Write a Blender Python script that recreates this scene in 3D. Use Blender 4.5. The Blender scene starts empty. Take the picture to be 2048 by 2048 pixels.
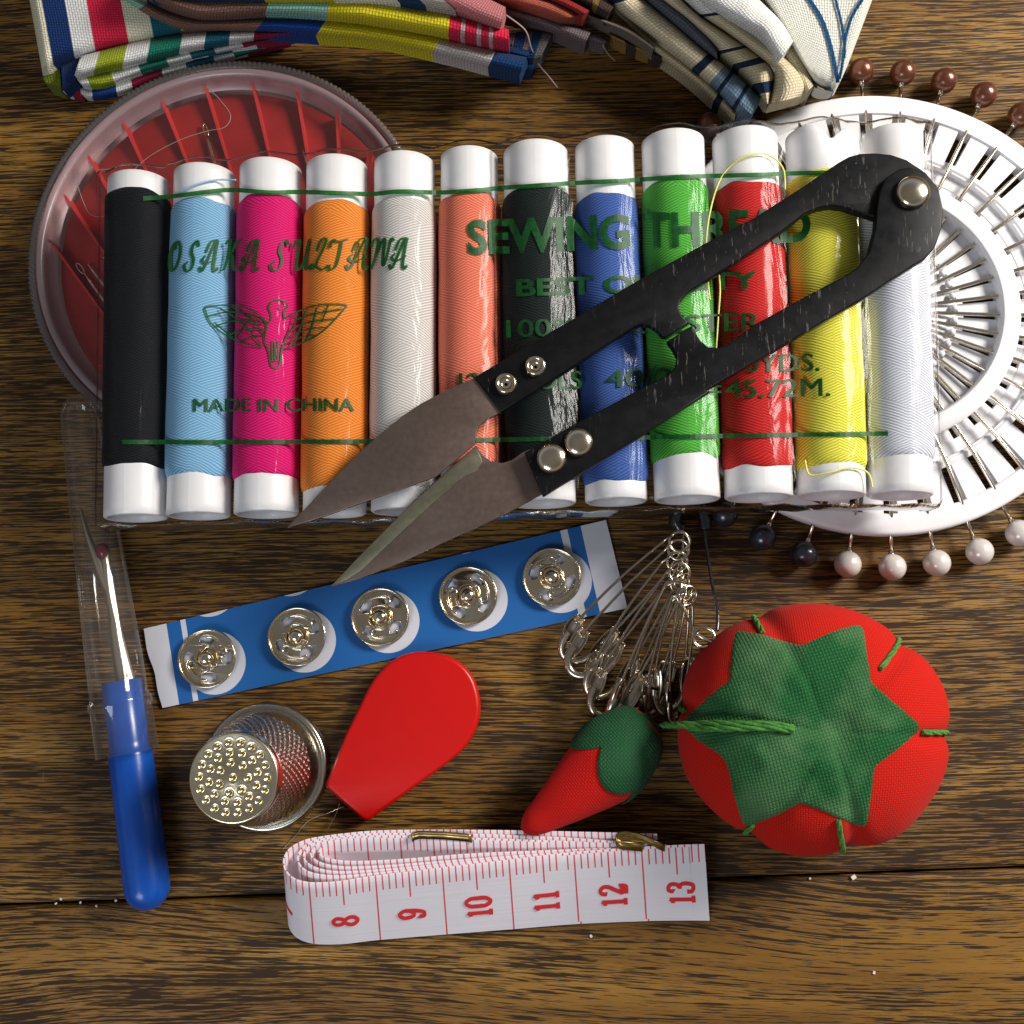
import bpy, bmesh, math, random
from mathutils import Vector, noise, geometry
random.seed(7)
PI = math.pi
scene = bpy.context.scene
C = scene.collection

# ---------------------------------------------------------------- camera
H = 16.0                                   # camera height over the table, 1 unit = 1 cm
F = 2100.0                                 # focal length in pixels of the 2048 px photograph
NX, NY = 1120.0, 1330.0                    # pixel straight below the camera
_d = Vector((NX - 1024, -(NY - 1024), -F)).normalized()
_Z = -_d
_Y = (Vector((0, 1, 0)) - _Z[1] * _Z).normalized()
_X = _Y.cross(_Z)
cam_data = bpy.data.cameras.new('camera')
cam = bpy.data.objects.new('camera', cam_data)
C.objects.link(cam)
from mathutils import Matrix
M = Matrix((_X, _Y, _Z))                   # camera -> world rotation
cam.matrix_world = Matrix.Translation((0, 0, H)) @ M.to_4x4()
cam_data.sensor_width = 36
cam_data.lens = 36 * F / 2048
cam_data.clip_start = 0.1
cam_data.clip_end = 400
scene.camera = cam

def P(px, py, z=0.0):
    """a traced point of the photograph, at its own height above the table"""
    r = Vector((px - 1024, -(py - 1024), -F))
    w = M @ r
    t = (z - H) / w.z
    return Vector((w.x * t, w.y * t, z))

# ---------------------------------------------------------------- world, lights, exposure
world = bpy.data.worlds.new('World')
scene.world = world
world.use_nodes = True
wn, wl = world.node_tree.nodes, world.node_tree.links
bg = wn['Background']
tc = wn.new('ShaderNodeTexCoord')
sep = wn.new('ShaderNodeSeparateXYZ')
wl.new(tc.outputs['Generated'], sep.inputs[0])
wr = wn.new('ShaderNodeValToRGB')
wr.color_ramp.elements[0].position = 0.0
wr.color_ramp.elements[0].color = (0.10, 0.075, 0.05, 1)
wr.color_ramp.elements[1].position = 1.0
wr.color_ramp.elements[1].color = (0.34, 0.33, 0.33, 1)
e = wr.color_ramp.elements.new(0.25); e.color = (0.20, 0.17, 0.15, 1)
e = wr.color_ramp.elements.new(0.55); e.color = (0.62, 0.64, 0.70, 1)
e = wr.color_ramp.elements.new(0.8); e.color = (0.26, 0.25, 0.25, 1)
wl.new(sep.outputs['Z'], wr.inputs[0])
wl.new(wr.outputs[0], bg.inputs[0])
bg.inputs[1].default_value = 0.40

def area(name, loc, target, sx, sy, power, col):
    ld = bpy.data.lights.new(name, 'AREA')
    ld.shape = 'RECTANGLE'; ld.size = sx; ld.size_y = sy
    ld.energy = power; ld.color = col
    o = bpy.data.objects.new(name, ld)
    C.objects.link(o)
    o.location = loc
    o.rotation_euler = (Vector(target) - Vector(loc)).to_track_quat('-Z', 'Y').to_euler()
    return o
area('window_light', (29, 17, 23), (1, 1, 0), 12, 11, 21000, (1.0, 0.95, 0.88))
area('fill_light', (-13, -21, 26), (0, 0, 0), 13, 13, 3600, (0.85, 0.92, 1.0))  # added soft fill from the south, brightens the tape face
scene.view_settings.view_transform = 'Standard'
scene.view_settings.look = 'None'
scene.view_settings.exposure = 0.0
scene.view_settings.gamma = 1.0
scene.cycles.use_denoising = True
scene.cycles.transparent_max_bounces = 24
scene.cycles.max_bounces = 8
scene.cycles.caustics_reflective = False
scene.cycles.caustics_refractive = False

# ---------------------------------------------------------------- node helpers
class N:
    """tiny wrapper for building procedural materials"""
    def __init__(s, name, **kw):
        s.m = bpy.data.materials.new(name); s.m.use_nodes = True
        s.t = s.m.node_tree; s.n = s.t.nodes; s.l = s.t.links
        s.b = s.n['Principled BSDF']; s.out = s.n['Material Output']
        for k, v in kw.items(): s.set(k, v)
    def set(s, k, v):
        names = dict(col='Base Color', rough='Roughness', metal='Metallic', trans='Transmission Weight', ior='IOR',
                     spec='Specular IOR Level', coat='Coat Weight', coatr='Coat Roughness', alpha='Alpha', sheen='Sheen Weight',
                     normal='Normal', sss='Subsurface Weight')
        i = s.b.inputs[names[k]]
        if hasattr(v, 'is_output') or isinstance(v, bpy.types.NodeSocket): s.l.new(v, i)
        elif k == 'col': i.default_value = (*v, 1)
        else: i.default_value = v
    def node(s, t, **kw):
        n = s.n.new(t)
        for k, v in kw.items(): setattr(n, k, v)
        return n
    def put(s, sock, v):
        if isinstance(v, bpy.types.NodeSocket): s.l.new(v, sock)
        elif v is not None: sock.default_value = v
    def math(s, op, a, b=None, c=None, clamp=False):
        n = s.node('ShaderNodeMath', operation=op); n.use_clamp = clamp
        for i, v in enumerate((a, b, c)):
            if v is not None: s.put(n.inputs[i], v)
        return n.outputs[0]
    def coord(s, which='Object'):
        return s.node('ShaderNodeTexCoord').outputs[which]
    def mapping(s, v, scale=(1, 1, 1), rot=(0, 0, 0), loc=(0, 0, 0)):
        n = s.node('ShaderNodeMapping')
        s.l.new(v, n.inputs[0]); n.inputs['Scale'].default_value = scale
        n.inputs['Rotation'].default_value = rot; n.inputs['Location'].default_value = loc
        return n.outputs[0]
    def xyz(s, v):
        n = s.node('ShaderNodeSeparateXYZ'); s.l.new(v, n.inputs[0]); return n.outputs
    def noise(s, v, scale=1, detail=2, rough=.5, dist=0):
        n = s.node('ShaderNodeTexNoise')
        s.put(n.inputs['Vector'], v); n.inputs['Scale'].default_value = scale
        n.inputs['Detail'].default_value = detail; n.inputs['Roughness'].default_value = rough
        n.inputs['Distortion'].default_value = dist
        return n.outputs[0]
    def ramp(s, f, stops, interp='LINEAR'):
        n = s.node('ShaderNodeValToRGB'); r = n.color_ramp; r.interpolation = interp
        def c4(c): return (c, c, c, 1) if isinstance(c, (int, float)) else (*c, 1)
        r.elements[0].position, r.elements[0].color = stops[0][0], c4(stops[0][1])
        r.elements[1].position, r.elements[1].color = stops[-1][0], c4(stops[-1][1])
        for p, c in stops[1:-1]:
            e = r.elements.new(p); e.color = c4(c)
        s.l.new(f, n.inputs[0]); return n.outputs[0]
    def mix(s, f, a, b, mode='MIX'):
        n = s.node('ShaderNodeMix', data_type='RGBA', blend_type=mode)
        s.put(n.inputs[0], f)
        for i, v in ((6, a), (7, b)):
            if isinstance(v, bpy.types.NodeSocket): s.l.new(v, n.inputs[i])
            else: n.inputs[i].default_value = (*v, 1)
        return n.outputs[2]
    def bump(s, h, strength=.3, dist=.02):
        n = s.node('ShaderNodeBump'); s.l.new(h, n.inputs['Height'])
        n.inputs['Strength'].default_value = strength; n.inputs['Distance'].default_value = dist
        s.l.new(n.outputs[0], s.b.inputs['Normal']); return n.outputs[0]

def simple(name, col, rough=.5, metal=0, **kw):
    return N(name, col=col, rough=rough, metal=metal, **kw).m

def clear_mat(name, tint=(.95, .95, .95), gloss=.12, rough=.06, bump=0.0, bscale=2.0, haze=0.0, edge=0.0, fres=1.0, hazecol=(.8, .8, .85), blend=.35):
    k = N(name)
    tr = k.node('ShaderNodeBsdfTransparent'); tr.inputs[0].default_value = (*tint, 1)
    gl = k.node('ShaderNodeBsdfGlossy'); gl.inputs['Roughness'].default_value = rough
    lw = k.node('ShaderNodeLayerWeight'); lw.inputs[0].default_value = blend
    f = k.math('ADD', k.math('MULTIPLY', lw.outputs['Fresnel'], fres), gloss, clamp=True)
    if bump:
        h = k.noise(k.mapping(k.coord(), scale=(bscale * 3.2, bscale * .7, 1), rot=(0, 0, .12)), 1, 3, .6, .8)
        bn = k.node('ShaderNodeBump'); k.l.new(h, bn.inputs['Height'])
        bn.inputs['Strength'].default_value = bump; bn.inputs['Distance'].default_value = .15
        k.l.new(bn.outputs[0], gl.inputs['Normal'])
    base = tr.outputs[0]
    if haze:
        df = k.node('ShaderNodeBsdfDiffuse'); df.inputs[0].default_value = (*hazecol, 1)
        ms0 = k.node('ShaderNodeMixShader'); ms0.inputs[0].default_value = haze
        if edge: k.l.new(k.math('ADD', k.math('MULTIPLY', k.math('POWER', lw.outputs['Facing'], 3.0), edge), haze, clamp=True), ms0.inputs[0])  # bright edge highlights painted in as pale diffuse colour at grazing angles
        k.l.new(tr.outputs[0], ms0.inputs[1]); k.l.new(df.outputs[0], ms0.inputs[2]); base = ms0.outputs[0]
    ms = k.node('ShaderNodeMixShader')
    k.l.new(f, ms.inputs[0]); k.l.new(base, ms.inputs[1]); k.l.new(gl.outputs[0], ms.inputs[2])
    k.l.new(ms.outputs[0], k.out.inputs[0])
    return k.m

_weaves = {}
def weave(col, pitch=.042, strength=.6, contrast=.35, uv=True, worn=None):
    """plain-weave cloth of one dye"""
    key = (col, pitch, strength, contrast, uv, worn)
    if key in _weaves: return _weaves[key]
    k = N('woven_cloth', rough=.95, spec=.06, sheen=.04)
    v = k.coord('UV' if uv else 'Object')
    ns = k.noise(v, 3, 3)
    x, y, _ = k.xyz(v)
    w = 2 * PI / pitch
    jx = k.math('MULTIPLY', ns, 3.0)
    sx = k.math('SINE', k.math('ADD', k.math('MULTIPLY', x, w / 2), jx))
    sy = k.math('SINE', k.math('ADD', k.math('MULTIPLY', y, w / 2), jx))
    pr = k.math('MULTIPLY', sx, sy)
    h1 = k.math('MULTIPLY', k.math('ABSOLUTE', sx), k.math('ABSOLUTE', sy))
    h = k.math('ADD', k.math('MULTIPLY', pr, .25), k.math('POWER', h1, .5))
    fine = k.noise(v, 30, 2)
    dark = tuple(c * (1 - contrast) for c in col)
    lite = tuple(min(1, c * (1 + contrast * .35) + .01) for c in col)
    c = k.mix(k.math('MULTIPLY', h, 1.0, clamp=True), dark, lite)
    c = k.mix(k.math('MULTIPLY', fine, .35), c, tuple(q * .6 for q in col))
    if worn:
        wn_ = k.ramp(k.noise(v, 1.1, 3), ((.45, 0.0), (.75, .55)))
        c = k.mix(wn_, c, worn)
    k.set('col', c)
    k.bump(h, strength, pitch * .35)
    _weaves[key] = k.m
    return k.m

# ---------------------------------------------------------------- object helpers
ORG = {}
def thing(name, label, cat, loc, group=None):
    o = bpy.data.objects.new(name, None); C.objects.link(o)
    o.empty_display_size = .2
    o.location = loc; ORG[o] = Vector(loc)
    o['label'] = label; o['category'] = cat
    if group: o['group'] = group
    return o
def tag(o, label=None, cat=None, group=None, kind=None):
    if label: o['label'] = label
    if cat: o['category'] = cat
    if group: o['group'] = group
    if kind: o['kind'] = kind
    return o
def mk(name, verts, faces, mats, parent=None, smooth=True, uvs=None, midx=None):
    """one mesh object from world coordinates"""
    off = ORG.get(parent, Vector((0, 0, 0)))
    org = off
    if parent is None and verts:
        lo = [min(v[i] for v in verts) for i in range(3)]; hi = [max(v[i] for v in verts) for i in range(3)]
        org = Vector(((lo[0] + hi[0]) / 2, (lo[1] + hi[1]) / 2, lo[2]))
    me = bpy.data.meshes.new(name)
    me.from_pydata([tuple(Vector(v) - org) for v in verts], [], faces)
    if not isinstance(mats, (list, tuple)): mats = [mats]
    for m in mats: me.materials.append(m)
    if midx:
        for p, i in zip(me.polygons, midx): p.material_index = i
    if smooth is True:
        me.polygons.foreach_set('use_smooth', [True] * len(me.polygons))
    if uvs:
        ul = me.uv_layers.new(name='UVMap')
        for p in me.polygons:
            for li in p.loop_indices:
                ul.data[li].uv = uvs[me.loops[li].vertex_index]
    me.update()
    if isinstance(smooth, (int, float)) and smooth is not True and smooth is not False:
        me.polygons.foreach_set('use_smooth', [True] * len(me.polygons))
        me.set_sharp_from_angle(angle=math.radians(smooth))
    o = bpy.data.objects.new(name, me); C.objects.link(o)
    if parent is not None:
        o.parent = parent; ORG[o] = off
    else:
        o.location = org; ORG[o] = org
    return o

class G:
    """collects geometry for ONE mesh"""
    def __init__(s): s.v = []; s.f = []; s.uv = []; s.mi = []
    def add(s, vs, fs, uv=None, mi=0):
        b = len(s.v)
        s.v += [Vector(v) for v in vs]
        s.uv += uv if uv else [(v[0], v[1]) for v in vs]
        s.f += [tuple(b + i for i in f) for f in fs]; s.mi += [mi] * len(fs)
    def grid(s, rows, closeu=False, closev=False, uv=None, mi=0):
        nr, nc = len(rows), len(rows[0])
        vs = [p for r in rows for p in r]; fs = []
        for i in range(nr if closev else nr - 1):
            for j in range(nc if closeu else nc - 1):
                a, b = i * nc + j, i * nc + (j + 1) % nc
                c, d = ((i + 1) % nr) * nc + (j + 1) % nc, ((i + 1) % nr) * nc + j
                fs.append((a, b, c, d))
        s.add(vs, fs, [q for r in uv for q in r] if uv else None, mi)
    def tube(s, pts, r, n=10, cap=True, mi=0, flat=1.0, up=None):
        pts = [Vector(p) for p in pts]
        rs = r if isinstance(r, (list, tuple)) else [r] * len(pts)
        nrm = None; rows = []; uvr = []; L = 0
        for i, p in enumerate(pts):
            t = (pts[min(i + 1, len(pts) - 1)] - pts[max(i - 1, 0)])
            if t.length < 1e-9: t = Vector((0, 0, 1))
            t.normalize()
            if nrm is None:
                a = Vector(up) if up else (Vector((0, 0, 1)) if abs(t.z) < .9 else Vector((1, 0, 0)))
                nrm = (a - a.dot(t) * t).normalized()
            else:
                nrm = (nrm - nrm.dot(t) * t)
                nrm = nrm.normalized() if nrm.length > 1e-6 else Vector((0, 0, 1))
            b = t.cross(nrm)
            if i: L += (p - pts[i - 1]).length
            rows.append([p + rs[i] * (math.cos(2 * PI * k / n) * flat * nrm + math.sin(2 * PI * k / n) * b) for k in range(n)])
            uvr.append([(L, 2 * PI * rs[i] * k / n) for k in range(n)])
        b0 = len(s.v)
        s.grid(rows, closeu=True, uv=uvr, mi=mi)
        if cap:
            s.f.append(tuple(b0 + k for k in reversed(range(n)))); s.mi.append(mi)
            s.f.append(tuple(b0 + (len(rows) - 1) * n + k for k in range(n))); s.mi.append(mi)
    def lathe(s, prof, base, axis=(0, 0, 1), n=48, mi=0, ref=None, ns=None, disp=None):
        """prof: (r, h) along axis from base"""
        ax = Vector(axis).normalized()
        a = Vector(ref) if ref else (Vector((1, 0, 0)) if abs(ax.x) < .9 else Vector((0, 1, 0)))
        u = (a - a.dot(ax) * ax).normalized(); w = ax.cross(u)
        rows = []; uvr = []; L = 0
        for i, (r, h) in enumerate(prof):
            if i: L += math.hypot(r - prof[i - 1][0], h - prof[i - 1][1])
            row = []; ur = []
            for k in range(n + 1):
                t = 2 * PI * k / n
                rr, hh = (r, h) if disp is None else disp(r, h, t, L)
                row.append(Vector(base) + ax * hh + rr * (math.cos(t) * u + math.sin(t) * w))
                ur.append((t * .5, h))
            rows.append(row); uvr.append(ur)
        s.grid(rows, uv=uvr, mi=mi)
    def ball(s, c, r, n=20, m=12, sz=1.0, mi=0):
        s.lathe([(max(r * math.sin(PI * i / m), 1e-5), -r * sz * math.cos(PI * i / m)) for i in range(m + 1)], c, n=n, mi=mi)
    def box(s, c, d, rot=0, mi=0):
        ca, sa = math.cos(rot), math.sin(rot)
        vs = []
        for z in (-1, 1):
            for x, y in ((-1, -1), (1, -1), (1, 1), (-1, 1)):
                X, Y = x * d[0] / 2, y * d[1] / 2
                vs.append((c[0] + X * ca - Y * sa, c[1] + X * sa + Y * ca, c[2] + z * d[2] / 2))
        s.add(vs, [(3, 2, 1, 0), (4, 5, 6, 7), (0, 1, 5, 4), (1, 2, 6, 5), (2, 3, 7, 6), (3, 0, 4, 7)], mi=mi)
    def build(s, name, mats, parent=None, smooth=True):
        return mk(name, s.v, s.f, mats, parent, smooth, s.uv, s.mi if len(set(s.mi)) > 1 else None)

def spline(pts, n=8, closed=False):
    """Catmull-Rom through the points (tuples or Vectors of any length)"""
    pts = [tuple(p) for p in pts]; out = []; m = len(pts)
    for i in range(m if closed else m - 1):
        g = (lambda k: pts[k % m]) if closed else (lambda k: pts[min(max(k, 0), m - 1)])
        p0, p1, p2, p3 = g(i - 1), g(i), g(i + 1), g(i + 2)
        for j in range(n):
            t = j / n
            out.append(tuple(.5 * (2 * b + (c - a) * t + (2 * a - 5 * b + 4 * c - d) * t * t + (3 * b - a - 3 * c + d) * t ** 3)
                             for a, b, c, d in zip(p0, p1, p2, p3)))
    if not closed: out.append(pts[-1])
    return out

def resample(pts, n):
    pts = [Vector(p) for p in pts]; L = [0]
    for a, b in zip(pts, pts[1:]): L.append(L[-1] + (b - a).length)
    out = []; k = 0
    for i in range(n):
        t = L[-1] * i / (n - 1)
        while k < len(L) - 2 and L[k + 1] < t: k += 1
        f = (t - L[k]) / max(L[k + 1] - L[k], 1e-9)
        out.append(pts[k].lerp(pts[k + 1], min(max(f, 0), 1)))
    return out

def plate(name, outlines, z0, thick, bev, mat, parent, zfun=None, res=2, smooth=35):
    """extruded flat shape (first outline outer, others holes), world xy outlines; z0 underside"""
    cu = bpy.data.curves.new('tmp', 'CURVE'); cu.dimensions = '2D'; cu.fill_mode = 'BOTH'
    cu.extrude = thick / 2 - bev; cu.bevel_depth = bev; cu.bevel_resolution = res; cu.offset = -bev
    for o in outlines:
        sp = cu.splines.new('POLY'); sp.points.add(len(o) - 1); sp.use_cyclic_u = True
        for i, p in enumerate(o): sp.points[i].co = (p[0], p[1], 0, 1)
    ob = bpy.data.objects.new('tmp', cu); C.objects.link(ob)
    bpy.context.view_layer.update()
    dg = bpy.context.evaluated_depsgraph_get()
    me = bpy.data.meshes.new_from_object(ob.evaluated_get(dg))
    bpy.data.objects.remove(ob); bpy.data.curves.remove(cu)
    vs = [Vector((v.co.x, v.co.y, v.co.z + z0 + thick / 2)) for v in me.vertices]
    fs = [tuple(p.vertices) for p in me.polygons]
    bpy.data.meshes.remove(me)
    bm = bmesh.new()
    bv = [bm.verts.new(v) for v in vs]
    for f in fs:
        try: bm.faces.new([bv[i] for i in f])
        except ValueError: pass
    bmesh.ops.remove_doubles(bm, verts=bm.verts, dist=1e-5)
    bmesh.ops.recalc_face_normals(bm, faces=bm.faces)
    bm.verts.index_update()
    vs = [v.co.copy() for v in bm.verts]; fs = [tuple(v.index for v in f.verts) for f in bm.faces]
    bm.free()
    if zfun: vs = [Vector((v.x, v.y, v.z + zfun(v.x, v.y))) for v in vs]
    return mk(name, vs, fs, mat, parent, smooth, [(v.x, v.y) for v in vs])

def W2(pts, z): return [P(x, y, z) for x, y in pts]

# ---------------------------------------------------------------- shared materials
chrome = simple('polished_steel', (.78, .76, .72), .14, 1)
def nickel_mat():
    k = N('nickel_plate', metal=1, rough=.17)
    k.set('col', k.ramp(k.noise(k.coord(), 3, 2), ((.35, (.84, .70, .46)), (.6, (.88, .80, .66)))))
    k.bump(k.noise(k.coord(), 6, 2), .04, .02)
    return k.m
nickel = nickel_mat()
steel_wire = simple('steel_wire', (.66, .58, .46), .2, 1)
black_wire = simple('black_lacquered_wire', (.02, .02, .022), .25, 0, coat=.6)
def white_tube_mat():
    k = N('white_spool_plastic', rough=.38, sss=.0)
    k.set('col', k.ramp(k.noise(k.coord(), 1.5, 3), ((.3, (.74, .73, .74)), (.7, (.84, .83, .83)))))
    k.bump(k.noise(k.coord(), 3, 3), .16, .03)
    return k.m
white_tube = white_tube_mat()
def green_ink_mat():
    k = N('green_print_ink', rough=.5)
    k.set('col', k.ramp(k.noise(k.coord(), 14, 2), ((.3, (.002, .055, .008)), (.8, (.005, .13, .02)))))
    tr = k.node('ShaderNodeBsdfTransparent'); tr.inputs[0].default_value = (.10, .42, .12, 1)
    ms = k.node('ShaderNodeMixShader'); ms.inputs[0].default_value = .72
    k.l.new(tr.outputs[0], ms.inputs[1]); k.l.new(k.b.outputs[0], ms.inputs[2]); k.l.new(ms.outputs[0], k.out.inputs[0])
    return k.m
green_ink = green_ink_mat()

# ================================================================ TABLE
def wood(name, seed, cath):
    k = N(name, rough=.5, spec=.30)
    co = k.mapping(k.coord(), loc=(seed, seed * 1.7, 0), rot=(0, 0, math.radians(-1.2)))
    warp = k.noise(k.mapping(co, scale=(.09, .20, 1)), 1, 1.5, .4)
    x, y, _ = k.xyz(co)
    yy = k.math('ADD', y, k.math('MULTIPLY', k.math('SUBTRACT', warp, .5), 1.9 if cath else .7))
    cb = k.node('ShaderNodeCombineXYZ')
    k.l.new(x, cb.inputs[0]); k.l.new(yy, cb.inputs[1]); cb.inputs[2].default_value = seed
    g = cb.outputs[0]
    tone = k.noise(k.mapping(g, scale=(.12, .9, 1)), 1, 5, .6)
    fib = k.noise(k.mapping(g, scale=(1.3, 38, 1)), 1, 4, .65)
    base = k.ramp(tone, ((.30, (.17, .078, .011)), (.5, (.29, .145, .024)), (.72, (.46, .255, .056))) if cath else ((.30, (.155, .070, .010)), (.5, (.28, .140, .023)), (.72, (.45, .250, .052))))
    base = k.mix(k.math('MULTIPLY', fib, .55), base, (.15, .062, .010), 'MIX')
    # long growth lines
    gl = k.ramp(k.noise(k.mapping(g, scale=(.08, 6.5, 1)), 1, 4, .6), ((.50, 0.0), (.70, .35 if cath else .50)))
    base = k.mix(gl, base, (.075, .032, .008))
    # open pores: short dark dashes lying along the grain, crowded in bands
    dens = k.noise(k.mapping(g, scale=(.20, 1.3 if cath else 1.0, 1)), 1, 4, .6)
    amp = k.math('MULTIPLY', k.math('SUBTRACT', dens, .5), .46 if cath else .26)
    def dashes(sx, sy, off, lo, hi, det=3):
        n_ = k.noise(k.mapping(g, scale=(sx, sy, 1), loc=(off, off, off)), 1, det, .55, 0)
        return k.ramp(k.math('ADD', n_, amp), ((lo, 0.0), (hi, 1.0)))
    t0 = .04 if cath else 0
    pall = k.math('MAXIMUM', dashes(.85, 27 if cath else 30, 0, .512 + t0, .545 + t0, 2.5), dashes(1.5, 42, 7, .520 + t0, .56 + t0, 2))
    pall = k.math('MAXIMUM', pall, k.math('MULTIPLY', dashes(3.2, 60, 3, .53, .60), .6))
    col = k.mix(k.math('MULTIPLY', pall, .93), base, (.012, .005, .002))
    # fine scratches and lint on the varnish
    sc = k.ramp(k.noise(k.mapping(co, scale=(9, .7, 1), rot=(0, 0, .35)), 1, 2), ((.735, 0.0), (.76, .35)))
    col = k.mix(k.math('MULTIPLY', sc, .35), col, (.45, .33, .18))
    k.set('col', col)
    k.set('rough', k.ramp(pall, ((0, .46), (1, .68))))
    hgt = k.math('SUBTRACT', k.math('MULTIPLY', fib, .25), pall)
    k.bump(hgt, .35, .012)
    return k.m
sl = P(0, 1812, 0); sr = P(2048, 1736, 0)
dirx = (sr - sl).normalized(); sl = sl - dirx * 30; sr = sr + dirx * 30
def plank(name, side, mat):
    g = G()
    nrm = Vector((-dirx.y, dirx.x, 0)) * side
    prof = [(.012, -1.0), (.015, -.10), (.03, -.035), (.06, -.008), (.10, 0), (36, 0)]
    rows = [[sl.lerp(sr, t / 60) + nrm * o + Vector((0, 0, z)) for t in range(61)] for o, z in prof]
    g.grid(rows if side > 0 else rows[::-1])
    o = g.build(name, mat, None, smooth=False)
    tag(o, kind='structure'); return o
plank('table', 1, wood('oak_upper', 0.0, False))
plank('table', -1, wood('oak_lower', 11.3, True))

# ================================================================ NEEDLE CASE
cc = Vector((-5.02, 6.10, 0)); CR = 3.13
def fit_circle(pts, z):
    q = [P(x, y, z) for x, y in pts]
    # least squares by a few gauss steps
    c = sum(q, Vector()) / len(q); r = 3.0
    for _ in range(200):
        dx = dy = dr = 0
        for p in q:
            d = math.hypot(p.x - c.x, p.y - c.y); e_ = d - r
            dx += e_ * (p.x - c.x) / d; dy += e_ * (p.y - c.y) / d; dr += e_
        c.x += dx / len(q) * 1.0; c.y += dy / len(q) * 1.0; r += dr / len(q)
    return Vector((c.x, c.y, 0)), r
CASEPTS = [(58, 493), (79, 399), (130, 289), (209, 214), (286, 172), (64, 591), (83, 670), (119, 745), (158, 792), (201, 823),
           (461, 118), (530, 121), (662, 164), (742, 223), (795, 286)]
cc, CR = fit_circle(CASEPTS, .55)
case = thing('needle_case', 'round clear needle compact with red disc and ribbed rim, under the thread pack', 'needle case', cc)
clear_rim = clear_mat('clear_ribbed_plastic', (.86, .82, .80), .05, .22, haze=.14, hazecol=(.50, .45, .44), blend=.2)
clear_lid = clear_mat('clear_lid_plastic', (.93, .86, .86), .015, .12, haze=.03, hazecol=(.7, .55, .55), blend=.10)
pink_rim = clear_mat('pale_rim_plastic', (.92, .84, .84), .06, .28, haze=.34, hazecol=(.66, .50, .52), blend=.2)
def serr(r, h, t, L):
    return (r * (1 + (.004 * math.sin(t * 240) if r > CR - .05 else 0)), h)
g = G(); g.lathe([(CR - .16, .02), (CR - .01, .02), (CR, .06), (CR, .50), (CR - .02, .55), (CR - .12, .56), (CR - .14, .50)], cc, n=240 * 5, disp=serr)
g.build('ribbed_rim', clear_rim, case)
g = G(); g.lathe([(CR - .14, .50), (CR - .16, .58), (CR - .19, .61), (CR - .25, .60), (CR - .28, .55), (CR - .30, .48), (CR - .33, .42), (CR - .40, .36)], cc, n=120)
g.build('lid_rim', pink_rim, case)
g = G(); g.lathe([(.001, .55), (CR - .28, .55)], cc, n=96); g.build('clear_lid', clear_lid, case)
g = G(); g.lathe([(.001, .035), (CR - .10, .035), (CR - .06, .06), (CR - .05, .40)], cc, n=120); g.build('case_floor', simple('milky_pink_plastic', (.50, .34, .34), .5), case)
def red_mat(name, c0, c1):
    k = N(name, rough=.45)
    k.set('col', k.ramp(k.noise(k.coord(), 1.2, 4), ((.35, c0), (.65, c1))))
    k.bump(k.noise(k.coord(), 40, 2), .1, .01)
    return k.m
red_disc = red_mat('dark_red_card', (.30, .014, .014), (.42, .024, .022))
red_fin = red_mat('red_divider_plastic', (.55, .03, .03), (.66, .05, .045))
g = G(); g.lathe([(.001, .20), (CR - .40, .20), (CR - .38, .18), (CR - .38, .06), (.001, .05)], cc, n=96); g.build('red_disc', red_disc, case)
FINS = [((100, 482), (215, 640)), ((130, 392), (245, 560)), ((177, 313), (250, 440)), ((246, 244), (300, 360)), ((320, 193), (382, 345)), ((408, 167), (462, 345)),
        ((503, 162), (545, 340)), ((593, 180), (622, 360)), ((673, 225), (680, 400)), ((740, 300), (700, 470)), ((778, 400), (700, 540)), ((790, 520), (690, 640)), ((755, 660), (640, 720)), ((640, 800), (560, 740)), ((420, 850), (420, 730)), ((200, 735), (300, 700))]
for a_, b_ in FINS:
    # slanting fins that leave the rim and aim past the centre
    p0, p1 = P(*a_, .40), P(*b_, .26); p0.z = p1.z = 0
    g = G(); L_ = (p1 - p0).length; d = (p1 - p0).normalized(); nn = Vector((-d.y, d.x, 0)) * .018
    prof = [(0, .46), (.08, .43), (.22, .38), (L_, .25)]
    vs = []
    for s_, h in prof:
        for sg in (-1, 1):
            vs.append(p0 + d * s_ + nn * sg * (1.8 if s_ < .15 else 1) + Vector((0, 0, .2))); vs.append(p0 + d * s_ + nn * sg + Vector((0, 0, h)))
    fs = []
    for j in range(3):
        b = j * 4; fs += [(b, b + 4, b + 5, b + 1), (b + 2, b + 3, b + 7, b + 6), (b + 1, b + 5, b + 7, b + 3)]
    fs += [(0, 1, 3, 2), (12, 14, 15, 13)]
    g.add(vs, fs); g.build('divider', red_fin, case, smooth=False)
gold = simple('aged_needle_steel', (.70, .58, .36), .25, 1)
def needle(a, b, label, eye=True, mat=gold, r=.022):
    p0, p1 = P(*a, .27), P(*b, .27)
    g = G(); n = 12; d = p1 - p0
    if eye:
        u = d.normalized(); w = Vector((-u.y, u.x, 0))
        L = .22
        loop = [p0 + u * (L / 2 - math.cos(t) * L / 2) + w * math.sin(t) * .035 for t in [2 * PI * i / 24 for i in range(25)]]
        g.tube(loop, .012, 8)
        p0 = p0 + u * L
    g.tube([p0.lerp(p1, i / n) for i in range(n + 1)], [r] * n + [.006], 10)
    o = g.build('sewing_needle', mat)
    tag(o, label, 'needle', 'needles inside the red compact')
needle((153, 527), (345, 790), 'silver needle with its eye showing, lower left inside the red compact', True, chrome)
needle((176, 530), (330, 730), 'silver needle without visible eye, beside the eyed one in the compact', False, chrome, .02)
needle((408, 248), (470, 470), 'gold needle pointing up in the red compact above the pale blue spool', True, gold, .03)
needle((606, 298), (640, 420), 'small gold needle in the compact above the orange spool', False, gold, .02)
needle((204, 513), (300, 600), 'short dull needle in the compact touching the black spool', False, gold, .02)
hair = simple('loose_hair', (.35, .25, .22), .6)
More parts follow.
